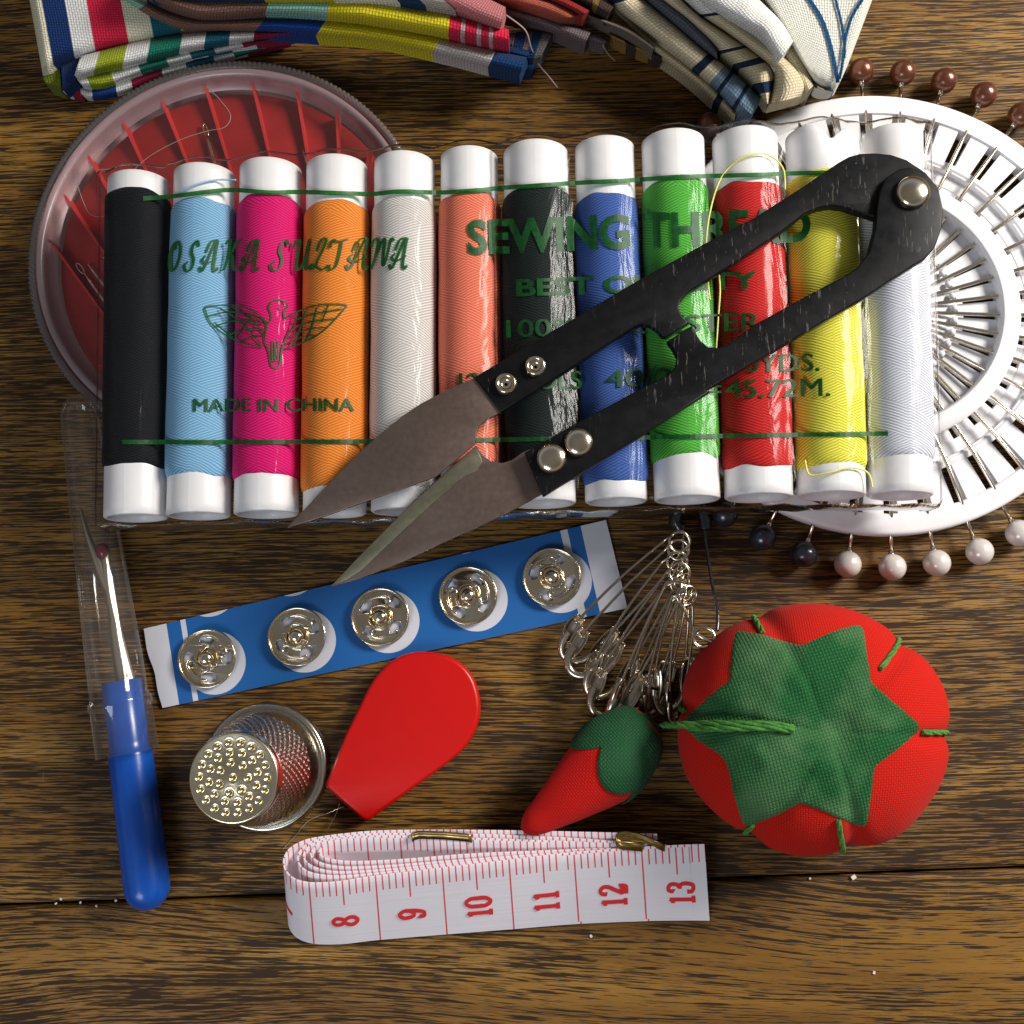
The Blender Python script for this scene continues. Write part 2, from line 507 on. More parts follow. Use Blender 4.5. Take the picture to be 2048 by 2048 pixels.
g = G(); g.tube([P(x, y, .66) for x, y in spline([(412, 172), (440, 200), (461, 230), (450, 254), (415, 262), (360, 280), (300, 312), (262, 345)], 8)], .006, 6)
tag(g.build('loose_hair', hair), 'thin curled hair lying on the compact lid', 'hair')
g = G(); g.tube([P(x, y, .66) for x, y in spline([(155, 370), (165, 400), (180, 428), (205, 433), (225, 420)], 8)], .006, 6)
tag(g.build('loose_hair', hair), 'short fine fibre on the compact lid near the black spool', 'hair')

# ================================================================ PIN WHEEL
WHPTS = [(1751, 184), (1667, 192), (1598, 207), (1508, 252), (1878, 213), (1957, 239), (2048, 287), (1783, 1073), (1688, 1057),
         (1614, 1036), (1561, 1015), (1519, 999), (1857, 1065), (1931, 1047), (2048, 989)]
wc, WR = fit_circle(WHPTS, .38)
wheel = thing('pin_wheel', 'white slotted plastic pin wheel under the right end of the thread pack', 'pin wheel', wc)
def white_plastic():
    k = N('white_wheel_plastic', rough=.32, spec=.5, sss=.15)
    k.b.inputs['Subsurface Radius'].default_value = (.3, .3, .3); k.b.inputs['Subsurface Scale'].default_value = .3
    k.set('col', k.ramp(k.noise(k.coord(), 2, 3), ((.3, (.80, .79, .80)), (.7, (.87, .86, .88)))))
    k.bump(k.noise(k.coord(), 3, 2), .05, .03)
    return k.m
wplast = white_plastic()
K = WR / 446.0                             # world cm per traced pixel of the wheel
def ring_lathe(name, prof):
    g = G(); g.lathe([(r * K, h) for r, h in prof], wc, n=144); return g.build(name, wplast, wheel, smooth=40)
NS = 38; PH = math.radians(91)
def spokes(name, r0, r1, z0, z1, wfrac0, wfrac1, phase=.5):
    g = G()
    for i in range(NS):
        a = PH + 2 * PI * (i + phase) / NS
        vs = []
        for r, wf in ((r0, wfrac0), (r1, wfrac1)):
            hw = PI / NS * wf
            for da in (-hw, -hw * .33, hw * .33, hw):
                for z in (z0, z1):
                    vs.append(wc + Vector((math.cos(a + da) * r * K, math.sin(a + da) * r * K, z)))
        fs = []
        for j in range(3):
            q = j * 2
            fs += [(q, q + 8, q + 10, q + 2), (q + 1, q + 3, q + 11, q + 9)]
        fs += [(0, 1, 9, 8), (6, 14, 15, 7)]
        g.add(vs, fs)
    return g.build(name, wplast, wheel, smooth=False)
ring_lathe('outer_ring', [(405, .12), (405, .34), (407, .36), (438, .36), (443, .35), (446, .32), (447, .20), (446, .12), (405, .12)])
spokes('spoke_ring', 318, 406, .13, .33, .60, .60)
ring_lathe('step_ring', [(292, .10), (292, .23), (300, .24), (316, .24), (319, .32), (325, .35), (331, .34), (335, .33), (335, .10), (292, .10)])
spokes('spoke_ring', 262, 300, .11, .22, .70, .70)
ring_lathe('raised_ring', [(234, .12), (233, .40), (237, .44), (250, .46), (265, .44), (270, .40), (271, .12), (234, .12)])
spokes('spoke_ring', 158, 236, .11, .23, .66, .72)
ring_lathe('hub', [(1, .22), (120, .22), (140, .20), (160, .17), (172, .165), (172, .08), (1, .08)])
for i in range(NS):
    a = PH + 2 * PI * (i + .5) / NS
    g = G(); g.ball(wc + Vector((math.cos(a), math.sin(a), 0)) * 150 * K + Vector((0, 0, .26)), .055, 12, 8)
    g.build('hub_nub', wplast, wheel)
def pearl(name, col, rough, metal):
    k = N(name, rough=rough, metal=metal, coat=.6, coatr=.12)
    k.set('col', k.ramp(k.noise(k.coord(), 5, 3), ((.3, tuple(c * .75 for c in col)), (.7, col))))
    k.bump(k.noise(k.coord(), 8, 3, .6), .12, .03)
    return k.m
brown_pearl = pearl('brown_pearl', (.20, .065, .033), .30, .55)
white_pearl = pearl('white_pearl', (.84, .77, .72), .27, .12)
dark_pearl = pearl('dark_pearl', (.045, .048, .065), .28, .5)
pin_steel = simple('pin_shaft_steel', (.74, .66, .54), .2, 1)
def wheel_pin(i, kind, nm=None):
    a = PH + 2 * PI * i / NS
    u = Vector((math.cos(a), math.sin(a), 0))
    cname = {'brown': 'brown pearl', 'white': 'white pearl', 'dark': 'dark grey pearl'}[kind]
    t = thing('pearl_pin', nm or '%s headed pin held in the white pin wheel' % cname, 'pin', wc + u * 506 * K, 'pearl headed pins around the wheel')
    if not nm: t['group'] = '%s pins around the wheel' % cname
    g = G()
    z = .30
    g.tube([wc + u * r * K + Vector((0, 0, h)) for r, h in ((478, .24), (440, .27), (400, .36), (330, .42), (280, .39), (235, .33), (120, .28), (90, .27))],
           [.03] * 6 + [.028, .008], 10)
    g.tube([wc + u * r * K + Vector((0, 0, .24)) for r in (474, 484, 490)], [.036, .05, .05], 10)
    g.build('shaft', pin_steel, t)
    g = G(); g.ball(wc + u * 506 * K + Vector((0, 0, .24)), .20, 28, 16); g.build('head', {'brown': brown_pearl, 'white': white_pearl, 'dark': dark_pearl}[kind], t)
NAMES = {0: 'brown pearl pin straight above the wheel, next right of the cream cloth tip', 37: 'second brown pearl pin right of the cream cloth tip',
         36: 'third brown pearl pin right of the cream cloth tip', 35: 'fourth brown pearl pin right of the cream cloth tip',
         34: 'brown pearl pin cut by the right edge of the photo', 1: 'brown pearl pin half hidden under the blue-lined cloth tip',
         2: 'brown pearl pin hidden behind the frayed cream fold', 3: 'brown pearl pin beside the grey-blue cloth point',
         4: 'brown pearl pin left of the grey-blue cloth point, above the red spool',
         15: 'dark pearl pin just below the red spool', 16: 'middle dark pearl pin below the wheel', 17: 'dark pearl pin nearest the white pearl pins',
         18: 'white pearl pin next to the dark ones', 19: 'second white pearl pin from the dark ones', 20: 'third white pearl pin from the dark ones',
         21: 'fourth white pearl pin from the dark ones', 22: 'white pearl pin at the lower right edge of the photo'}
for i in (0, 1, 2, 3, 4, 37, 36, 35, 34): wheel_pin(i, 'brown', NAMES[i])
for i in (15, 16, 17): wheel_pin(i, 'dark', NAMES[i])
for i in (18, 19, 20, 21, 22): wheel_pin(i, 'white', NAMES[i])
for i in range(23, 34):
    a = PH + 2 * PI * i / NS; u = Vector((math.cos(a), math.sin(a), 0))
    t = thing('pearl_pin', 'steel shaft of a wheel pin whose head is outside the photo', 'pin', wc + u * 506 * K, 'pins on the right side of the wheel')
    g = G()
    g.tube([wc + u * r * K + Vector((0, 0, h)) for r, h in ((478, .24), (440, .27), (400, .36), (330, .42), (280, .39), (235, .33), (120, .28), (90, .27))],
           [.03] * 6 + [.028, .008], 10); g.build('shaft', pin_steel, t)
    g = G(); g.ball(wc + u * 506 * K + Vector((0, 0, .24)), .20, 24, 14); g.build('head', white_pearl, t)

# ================================================================ THREAD PACK
SP = [  # left,right at top ; left,right at bottom ; y top, y bottom ; thread y top, y bottom ; colour ; word
    (213, 343, 211, 335, 350, 1040, 377, 922, (.004, .005, .008), 'black'),
    (347, 473, 332, 463, 336, 1036, 398, 940, (.24, .50, .76), 'pale blue'),
    (477, 606, 467, 599, 326, 1033, 392, 944, (.78, .006, .17), 'magenta'),
    (610, 738, 603, 736, 320, 1032, 405, 968, (.98, .27, .035), 'orange'),
    (745, 873, 739, 871, 313, 1028, 396, 965, (.74, .70, .66), 'off-white'),
    (880, 997, 875, 1008, 302, 1022, 386, 920, (1.0, .22, .13), 'coral'),
    (1003, 1139, 1012, 1157, 293, 1012, 374, 950, (.006, .014, .012), 'charcoal'),
    (1145, 1272, 1166, 1299, 283, 1008, 386, 952, (.055, .125, .42), 'royal blue'),
    (1279, 1411, 1303, 1446, 271, 1004, 358, 905, (.09, .46, .05), 'green'),
    (1417, 1560, 1448, 1587, 266, 1000, 362, 922, (.62, .018, .016), 'red'),
    (1565, 1707, 1592, 1732, 260, 996, 342, 922, (.88, .82, .08), 'yellow'),
    (1711, 1853, 1736, 1862, 260, 996, 345, 905, (.74, .76, .86), 'bright white')]
ZB = .66
def thread_mat(col, nm):
    k = N('thread_' + nm, rough=.7, spec=.16, sheen=.03)
    v = k.coord('UV'); x, y, _ = k.xyz(v)
    ns = k.noise(k.mapping(v, scale=(.8, .8, 1)), 1, 2)
    j = k.math('MULTIPLY', ns, .05)
    p = 2 * PI / .041
    def lines(s):
        return k.math('SINE', k.math('MULTIPLY', k.math('ADD', k.math('ADD', y, k.math('MULTIPLY', x, s)), j), p))
    l1, l2 = lines(.40), lines(-.40)
    band = k.math('SINE', k.math('ADD', k.math('MULTIPLY', y, 2 * PI / .95), k.math('MULTIPLY', k.math('SINE', k.math('MULTIPLY', x, 4)), 1.3)))
    band = k.math('ADD', band, k.math('MULTIPLY', k.math('SUBTRACT', ns, .5), 3.2))
    mk_ = k.ramp(k.math('ADD', k.math('MULTIPLY', band, .5), .5), ((.46, 0.0), (.54, 1.0)))
    mx = k.node('ShaderNodeMix', data_type='FLOAT'); k.l.new(mk_, mx.inputs[0]); k.l.new(l1, mx.inputs[2]); k.l.new(l2, mx.inputs[3])
    mo = k.math('ADD', l1, l2)
    h = k.math('ADD', k.math('MULTIPLY', mx.outputs[0], .40), k.math('ADD', k.math('MULTIPLY', mo, .08), .5))
    c = k.mix(h, tuple(q * .50 for q in col), tuple(min(1, q * 1.12 + .004) for q in col))
    blot = k.noise(v, 2.2, 3)
    c = k.mix(k.math('MULTIPLY', blot, .3), c, tuple(q * .75 for q in col))
    k.set('col', c)
    k.bump(h, .5, .010)
    return k.m
AX = []; DENT = -.25
for i, (lt, rt, lb, rb, yt, yb, ty, by, col, nm) in enumerate(SP):
    zc = ZB + .5
    for _ in range(3):
        a0, a1 = P(lt, (yt + yb) / 2, zc), P(rt, (yt + yb) / 2, zc)
        ar = ((P(rt, yt, zc) - P(lt, yt, zc)).length + (P(rb, yb, zc) - P(lb, yb, zc)).length) / 4 - .01
        zc = ZB + ar
    top, bot = P((lt + rt) / 2, yt + 14, zc), P((lb + rb) / 2, yb - 3, zc)
    ax = (bot - top); L = ax.length; u = ax.normalized()
    AX.append((top, bot, ar, u, L))
    sp = thing('thread_spool', '%s thread wound on a white tube inside the clear pack' % nm, 'thread spool',
               ((top + bot) / 2) - Vector((0, 0, ar)), 'thread spools in the pack')
    g = G(); s_ = random.uniform(0, 9)
    def dd(r, h, t, Lx):
        w_ = noise.noise(Vector((h * 2.5 + s_, math.cos(t), math.sin(t)))) * .006
        if i == 10 and h < .5:
            tt = (t + PI) % (2 * PI) - PI
            return r - .10 * math.exp(-((tt - DENT) / .45) ** 2) * (1 - h / .5), h + .20 * math.exp(-((tt - DENT) / .40) ** 2) * (1 - h / .5)
        crumple = 0
        return r + w_ * (1 if r > .3 else .5), h
    rt_ = ar - .022
    pr = [(rt_ - .09, .12), (rt_ - .07, .01), (rt_ - .03, 0), (rt_, .02)] + [(rt_, L * q / 40) for q in range(1, 40)] + [(rt_, L - .02), (rt_ - .03, L), (rt_ - .07, L - .01), (rt_ - .09, L - .12), (rt_ - .09, L * .6)]
    g.lathe(pr, top, u, 64, ref=(0, 0, 1), disp=dd)
    g.build('tube', white_tube, sp)
    t0 = (P((lt + rt) / 2, ty, ZB + 2 * ar).y - top.y) * -1; t1 = (P((lb + rb) / 2, by, ZB + 2 * ar).y - top.y) * -1
    t0 = max(t0, .3)
    g = G(); rw = ar + .012
    def dt(r, h, t, Lx):
        f = (h - t0) / (t1 - t0)
        bulge = 0
        lump = noise.noise(Vector((h * 1.7 + s_, 1.2 * math.cos(t), 1.2 * math.sin(t)))) * .035
        edge = noise.noise(Vector((math.cos(t) * 1.5, math.sin(t) * 1.5, s_))) * .06 if min(abs(h - t0), abs(h - t1)) < .08 else 0
        return (r + (lump * .35 + bulge if r > rt_ + .015 else 0), h + edge)
    n = 70
    pr = [(rt_ - .01, t0 - .05), (rt_ + .012, t0 - .02)] + [(rw - .012 * (q in (0, n)), t0 + (t1 - t0) * q / n) for q in range(n + 1)] + [(rt_ + .012, t1 + .02), (rt_ - .01, t1 + .05)]
    g.lathe(pr, top, u, 72, ref=(0, 0, 1), disp=dt)
    g.build('thread_winding', thread_mat(col, nm.replace(' ', '_').replace('-', '_')), sp)

def film_z(x, y):
    """height of the plastic film over the row of tubes"""
    best = -1; dmin = 9; hz = None
    for (top, bot, ar, u, L) in AX:
        t = (Vector((x, y, 0)) - Vector((top.x, top.y, 0))).dot(Vector((u.x, u.y, 0)))
        q = Vector((top.x, top.y, 0)) + Vector((u.x, u.y, 0)) * t
        d = math.hypot(x - q.x, y - q.y)
        if d < dmin: dmin = d; hz = (top.z, ar, t, L)
    zc, ar, t, L = hz
    d = min(dmin / ar, 1.0)
    dome = math.sqrt(max(0, 1 - d * d)); sag = .70 + .12 * (1 - d)
    q_ = 14.0
    z = zc + ar * math.log(math.exp(q_ * dome) + math.exp(q_ * sag)) / q_ + .020
    w_ = noise.noise(Vector((x * 1.3, y * .8, 3))) * .5 + noise.noise(Vector((x * 4, y * 2.2, 9))) * .25
    z += .008 * (w_ + .6)
    en = max(0, 1 - min(t, L - t) / .7)
    z += en * .03 * abs(noise.noise(Vector((x * 3.1, y * 2.3, 17)))) + en * .02 * abs(noise.noise(Vector((x * 9 + y * 4, y * 3, 5))))
    if t < 0: z -= min(.5, -t * 2.5) * ar
    if t > L: z -= min(.5, (t - L) * 2.5) * ar
    return z
def on_film(px, py, lift=.004):
    z = 1.6
    for _ in range(5):
        p = P(px, py, z); z = film_z(p.x, p.y)
    p = P(px, py, z + lift); return p

pack = thing('plastic_pack', 'clear printed plastic sleeve around twelve thread spools', 'plastic wrap', (AX[5][0] + AX[5][1]) / 2 - Vector((0, 0, AX[5][2])))
film_m = clear_mat('clear_film', (.985, .985, .985), .009, .15, bump=.26, bscale=.9, blend=.08)
g = G(); rows = []
NXF, NYF = 12 * 14, 60
tl, tr_ = AX[0][0] - Vector((AX[0][2] + .03, 0, 0)), AX[-1][0] + Vector((AX[-1][2] + .03, 0, 0))
bl, br = AX[0][1] - Vector((AX[0][2] + .03, 0, 0)), AX[-1][1] + Vector((AX[-1][2] + .03, 0, 0))
topl = [tl] + [a[0] for a in AX] + [tr_]; botl = [bl] + [a[1] for a in AX] + [br]
def along(lst, f):
    k = f * (len(lst) - 1); i = min(int(k), len(lst) - 2); return lst[i].lerp(lst[i + 1], k - i)
for j in range(NYF + 1):
    v = -.022 + 1.044 * j / NYF
    row = []
    for i in range(NXF + 1):
        f = i / NXF
        a, b = along(topl, f), along(botl, f)
        p = a + (b - a) * v
        row.append(Vector((p.x, p.y, film_z(p.x, p.y))))
    # drape the two sides down
    l0, r0 = row[0].copy(), row[-1].copy()
    row = [Vector((l0.x - .02, l0.y, ZB + .05)), Vector((l0.x - .04, l0.y, ZB + .5))] + row + [Vector((r0.x + .04, r0.y, ZB + .5)), Vector((r0.x + .02, r0.y, ZB + .05))]
    rows.append(row)
def low(row, z, dy): return [Vector((p.x, p.y + dy + .03 * noise.noise(Vector((p.x * 3, 5, 0))), min(p.z, z + .05 * noise.noise(Vector((p.x * 2, 0, 0)))))) for p in row]
rows = [low(rows[0], ZB + .15, .03), low(rows[0], ZB + .5, .04)] + rows + [low(rows[-1], ZB + .5, -.04), low(rows[-1], ZB + .12, -.03)]
g.grid(rows)
g.build('film', film_m, pack)

# ---- print on the film
def text_px(body, x0, y0, x1, y1, cap, bold=.02, shift=0.0, lift=.004):
    """letters set on the film: baseline from (x0,y0) to (x1,y1), cap height in traced pixels"""
    cu = bpy.data.curves.new('t', 'FONT'); cu.body = body; cu.offset = bold; cu.resolution_u = 4
    ob = bpy.data.objects.new('t', cu); C.objects.link(ob); bpy.context.view_layer.update()
    me = bpy.data.meshes.new_from_object(ob.evaluated_get(bpy.context.evaluated_depsgraph_get()))
    bpy.data.objects.remove(ob); bpy.data.curves.remove(cu)
    xs = [v.co.x for v in me.vertices]; ys = [v.co.y for v in me.vertices if True]
    xa, xb = min(xs), max(xs); yb_ = max(ys)
    capu = .729 + 2 * bold; x0 += shift; x1 += shift
    bm = bmesh.new(); bm.from_mesh(me); bpy.data.meshes.remove(me)
    for v in bm.verts:
        v.co.x = (v.co.x - xa) / (xb - xa) * math.hypot(x1 - x0, y1 - y0)
        v.co.y = (v.co.y + bold) / capu * cap
        v.co.z = 0
    step = 7.0; W = math.hypot(x1 - x0, y1 - y0)
    for i in range(1, int(W / step) + 1):
        bmesh.ops.bisect_plane(bm, geom=bm.verts[:] + bm.edges[:] + bm.faces[:], plane_co=(i * step, 0, 0), plane_no=(1, 0, 0), dist=1e-4)
    bm.verts.index_update()
    dx, dy = (x1 - x0) / W, (y1 - y0) / W
    vs = [on_film(x0 + v.co.x * dx + v.co.y * dy, y0 + v.co.x * dy - v.co.y * dx, lift) for v in bm.verts]
    fs = [tuple(v.index for v in f.verts) for f in bm.faces]
    bm.free()
    return vs, fs

def stroke_quads(pts, w0, w1, nib, closed=False, n=8):
    """pen stroke in 2D: width from w0 (thin) to w1 (thick) by direction; returns left/right point rows"""
    q = spline(pts, n, closed) if len(pts) > 2 else [pts[0], tuple((a + b) / 2 for a, b in zip(*pts)), pts[1]]
    if closed: q.append(q[0])
    L, R = [], []
    for i, p in enumerate(q):
        a, b = q[max(i - 1, 0)], q[min(i + 1, len(q) - 1)]
        if closed and i in (0, len(q) - 1): a, b = q[-2], q[1]
        dx, dy = b[0] - a[0], b[1] - a[1]; l = math.hypot(dx, dy) or 1
        dx, dy = dx / l, dy / l
        w = w0 + (w1 - w0) * abs(math.sin(math.atan2(dy, dx) - nib)) ** 1.5
        L.append((p[0] - dy * w / 2, p[1] + dx * w / 2)); R.append((p[0] + dy * w / 2, p[1] - dx * w / 2))
    return L, R

g = G()
for t in (('SEWING THREAD', 936, 510, 1622, 484, 74, .035), ('BEST QUALITY', 1033, 593, 1516, 577, 37, .03), ('100% POLYESTER', 1014, 675, 1521, 660, 37, .014),
          ('12 SPOOLS', 919, 781, 1163, 777, 37, .014), ('40/2', 1213, 775, 1346, 770, 37, .014), ('50YDS.', 1462, 745, 1638, 742, 37, .014),
          ('=45.72M.', 1416, 797, 1660, 792, 38, .012), ('MADE IN CHINA', 387, 823, 708, 822, 27, .010)):
    g = G()
    if t[6] > .016: g.add(*text_px(*t))
    else:
        for q_, sh in enumerate((-1.1, 0, 1.1)): g.add(*text_px(*t[:6], 0, sh, .004 + .0007 * q_))
    g.build('printed_text', green_ink, pack, smooth=False)
# script line, drawn as pen strokes in a 0..1 box
SCR = {
    'O': [[(.75, .95), (.35, .9), (.12, .5), (.25, .08), (.55, .05), (.85, .45), (.8, .85), (.5, .95), (.42, .7)]],
    'S': [[(.95, .8), (.8, .98), (.55, .85), (.5, .6), (.68, .38), (.6, .08), (.25, .0), (.05, .18), (.3, .3)]],
    'A': [[(.05, .15), (.2, .0), (.4, .3), (.7, .9), (.85, 1.0)], [(.85, 1.0), (.78, .5), (.78, .1), (.9, 0), (1.0, .12)], [(.3, .5), (.15, .35), (.4, .25), (.9, .42)], [(.85, 1.), (.5, .95), (.3, .6)]],
    'K': [[(.2, .85), (.4, 1.0), (.42, .6), (.3, .1), (.1, .0)], [(1.0, .95), (.8, .95), (.6, .6), (.42, .5)], [(.42, .5), (.62, .48), (.75, .1), (.95, .02)]],
    'U': [[(.02, .7), (.12, .95), (.32, .92), (.28, .5), (.3, .1), (.5, .02), (.7, .3), (.85, .98)], [(.85, .98), (.78, .3), (.85, .02), (1.0, .1)]],
    'L': [[(.3, .6), (.5, .98), (.75, .95), (.6, .6), (.4, .3), (.3, .08), (.1, .02), (.05, .15), (.3, .12), (.7, .0), (1.0, .15)]],
    'T': [[(.05, .7), (.15, .95), (.5, .9), (1.1, 1.0)], [(.7, .93), (.65, .5), (.5, .1), (.2, .0), (.1, .15)]],
    'N': [[(.0, .7), (.1, .95), (.3, .9), (.25, .4), (.12, .0)], [(.3, .5), (.5, .9), (.62, .95), (.62, .5), (.7, .1), (.85, .5), (.95, .98), (1.1, .9)]]}
g = G(); nst = 0
def film_stroke(pts, w0, w1, nib=math.radians(20), closed=False, n=8):
    global nst
    L_, R_ = stroke_quads(pts, w0, w1, nib, closed, n)
    lift = .004 + .0005 * (nst % 12); nst += 1
    g.grid([[on_film(x, y, lift) for x, y in L_], [on_film(x, y, lift) for x, y in R_]])
boxes = [('O', 336, 362), ('S', 368, 396), ('A', 399, 438), ('K', 440, 478), ('A', 478, 520), ('S', 541, 576), ('U', 584, 620), ('L', 620, 658), ('T', 656, 690), ('A', 692, 738), ('N', 741, 780), ('A', 778, 816)]
for ch, xa, xb in boxes:
    for st in SCR[ch]:
        pts = []
        for (u_, v_) in st:
            yb_ = 543 - (xa - 336) * .012; h_ = 62
            pts.append((xa + u_ * (xb - xa) + v_ * 7 - 3, yb_ - v_ * h_))
        film_stroke(pts, 2.6, 7.2, math.radians(-20), n=6)
g.build('printed_script', green_ink, pack, smooth=False)
g = G()
Z3 = lambda l: [(150 + x / 2.414, 280 + y / 2.414) for x, y in l]
for st, cl in (([(905, 855), (860, 828), (780, 800), (640, 803), (632, 830), (662, 890), (740, 950), (830, 985), (908, 1000)], False),
           ([(898, 850), (925, 880), (945, 872), (945, 840), (935, 808), (950, 780), (985, 770), (1012, 782), (1025, 806), (1008, 828), (1012, 862)], False),
           ([(1008, 862), (1070, 830), (1180, 796), (1302, 795), (1292, 825), (1200, 920), (1100, 978), (1005, 1008)], False),
           ([(905, 858), (925, 900), (915, 960), (935, 1020), (948, 1092), (985, 1092), (1000, 1010), (1020, 955), (1050, 900), (1075, 835)], False),
           ([(640, 850), (720, 832), (800, 836), (905, 872)], False), ([(672, 900), (780, 872), (912, 888)], False), ([(730, 945), (830, 912), (915, 915)], False),
           ([(800, 975), (860, 945), (915, 945)], False), ([(700, 812), (800, 880), (900, 990)], False), ([(760, 804), (850, 870), (915, 940)], False), ([(672, 880), (760, 955)], False), ([(860, 840), (770, 960)], False),
           ([(1060, 870), (1160, 838), (1290, 815)], False), ([(1045, 910), (1140, 878), (1255, 862)], False), ([(1030, 950), (1120, 915), (1210, 905)], False), ([(1012, 985), (1100, 950), (1160, 945)], False),
           ([(1110, 822), (1090, 905), (1050, 990)], False), ([(1165, 810), (1140, 900), (1110, 970)], False), ([(1220, 800), (1190, 880)], False),
           ([(950, 970), (952, 1060)], False), ([(965, 975), (966, 1068)], False), ([(981, 970), (979, 1058)], False), ([(948, 1068), (984, 1068)], False),
           ([(980, 810), (985, 814), (989, 810)], False)):
    film_stroke(Z3(st), 2.8, 3.6, 0, cl, 6)
g.build('printed_bird', green_ink, pack, smooth=False)
g = G()
for pts, w in ((([(286, 397), (350, 392), (420, 383), (470, 380), (540, 385), (600, 384), (700, 387), (745, 388), (800, 383), (880, 385), (960, 380), (1000, 376), (1060, 372), (1150, 366), (1270, 360), (1350, 354), (1420, 352), (1500, 350), (1580, 347), (1660, 345)]), 9),
               (([(244, 884), (480, 884), (800, 882), (1200, 876), (1500, 871), (1776, 867)]), 9)):
    film_stroke(pts, w, w, 0, n=26 if len(pts) < 9 else 10)
g.build('printed_line', green_ink, pack, smooth=False)
# thread tails trapped under the film
def tail(col, nm, pts, label):
    m_ = simple('tail_' + nm, col, .7)
    g = G(); g.tube([on_film(x, y, -.001) for x, y in spline(pts, 10)], .013, 8)
    o = g.build('thread_tail', m_); tag(o, label, 'thread', 'loose thread tails in the pack')
tail((.85, .82, .18), 'yellow', [(1420, 600), (1412, 520), (1417, 440), (1440, 360), (1480, 318), (1530, 308), (1565, 335), (1570, 380)], 'loose yellow thread loop across the top of the red spool')
tail((.85, .82, .18), 'yellow_two', [(1610, 920), (1620, 950), (1660, 945), (1700, 935), (1735, 945), (1745, 975)], 'wavy yellow thread tail at the bottom of the yellow spool')
tail((.3, .55, .78), 'blue', [(360, 384), (390, 370), (430, 360), (472, 360)], 'pale blue thread tail across the top of the pale blue spool')
tail((.85, .82, .18), 'yellow_three', [(1437, 540), (1440, 580), (1436, 640), (1432, 700)], 'straight yellow thread between the green and red spools')

# ================================================================ THREAD SNIPS
R4 = lambda l: [(800 + x / 2.414, 240 + y / 2.414) for x, y in l]
R5 = lambda l: [(1350 + x / 1.894, 160 + y / 1.894) for x, y in l]
R7 = lambda l: [(500 + x / 2.576, 600 + y / 2.576) for x, y in l]
SZ = 1.80
snips = thing('thread_snips', 'black handled thread snips with brown steel blades lying across the pack', 'snips', P(1300, 640, SZ))
pA, pB = P(1400, 640, SZ), P(620, 1165, SZ)
def droop(x, y):
    d = (pB - pA).normalized(); s_ = (Vector((x, y, SZ)) - pA).dot(d); L_ = (pB - pA).length
    k = max(0, (s_ / L_ - .62) / .38)
    return -.30 * k ** 1.5
def black_mat():
    k = N('black_enamel', rough=.4, spec=.2)
    v = k.coord()
    s1 = k.noise(k.mapping(v, scale=(26, 3.0, 1), rot=(0, 0, math.radians(-12))), 1, 3, .65)
    k1 = k.ramp(s1, ((.615, 0.0), (.65, 1.0)))
    sp_ = k.ramp(k.noise(v, 24, 2), ((.72, 0.0), (.76, 1.0)))
    m_ = k.math('MULTIPLY', k.math('MAXIMUM', k1, sp_), k.ramp(k.noise(v, .8, 2), ((.42, 0.0), (.56, 1.0))))
    k.set('col', k.mix(k.math('MULTIPLY', m_, .5), (.005, .005, .006), (.17, .15, .13)))
    k.set('rough', k.ramp(k.noise(v, 6, 3), ((.3, .36), (.7, .50))))
    k.bump(k.math('ADD', k.math('MULTIPLY', k.noise(v, 3, 2), .5), k.math('MULTIPLY', m_, -.3)), .10, .02)
    return k.m
enamel = black_mat()
def blade_mat(name, c0, c1, rough=.42):
    k = N(name, metal=.85, rough=rough)
    v = k.coord()
    c = k.ramp(k.noise(v, .9, 3, .5), ((.3, c0), (.7, c1)))
    sp_ = k.ramp(k.noise(v, 15, 3, .7), ((.73, 0.0), (.76, 1.0)))
    c = k.mix(k.math('MULTIPLY', sp_, .7), c, (.62, .56, .42))
    dk = k.ramp(k.noise(v, 5, 4, .7), ((.62, 0.0), (.82, .35)))
    c = k.mix(dk, c, (.07, .05, .045))
    k.set('col', c); k.set('rough', k.ramp(k.noise(v, 12, 3), ((.3, rough - .03), (.7, rough + .06))))
    k.bump(k.noise(v, 9, 3, .6), .06, .01)
    return k.m
brown_steel = blade_mat('browned_steel', (.215, .155, .13), (.27, .20, .17))
edge_steel = blade_mat('ground_edge_steel', (.27, .255, .175), (.35, .33, .235), .36)
def sm(l, n=5): return [(p[0], p[1]) for p in spline(l, n, True)]
# upper arm with its shoulder
up_arm = R4([(357, 1240), (1160, 765), (1500, 578)]) + R5([(300, 520), (480, 405), (620, 310), (660, 288), (700, 277), (760, 274), (820, 280), (880, 300), (940, 340), (990, 395), (1008, 450), (1000, 520), (960, 560), (880, 590), (800, 570), (770, 522), (700, 500), (640, 480), (590, 474), (545, 482), (490, 505), (400, 575), (250, 675), (60, 795)]) \
    + R4([(1385, 835), (1355, 872), (1348, 905), (1360, 940), (1395, 975), (1290, 1045), (1268, 1042), (1240, 1010), (1205, 988), (1165, 984), (1125, 1000), (830, 1190), (487, 1410)])
plate('handle_arm', [W2(up_arm, SZ + .20)], SZ + .02, .17, .025, enamel, snips, droop)
lo_arm = R4([(600, 1600), (900, 1430), (1230, 1255), (1300, 1225), (1335, 1180), (1340, 1135), (1315, 1090), (1292, 1060), (1412, 984), (1430, 1020), (1455, 1060), (1490, 1088), (1540, 1095), (1590, 1075)]) \
    + R5([(300, 925), (500, 815), (640, 742), (690, 710), (735, 650), (758, 560), (765, 480), (775, 420), (800, 370), (845, 338), (890, 328), (950, 348), (1000, 410), (1017, 490), (1012, 560), (985, 635), (950, 675), (880, 718), (700, 835), (400, 1010), (120, 1170)]) + R4([(1500, 1305), (1100, 1560), (690, 1810)])
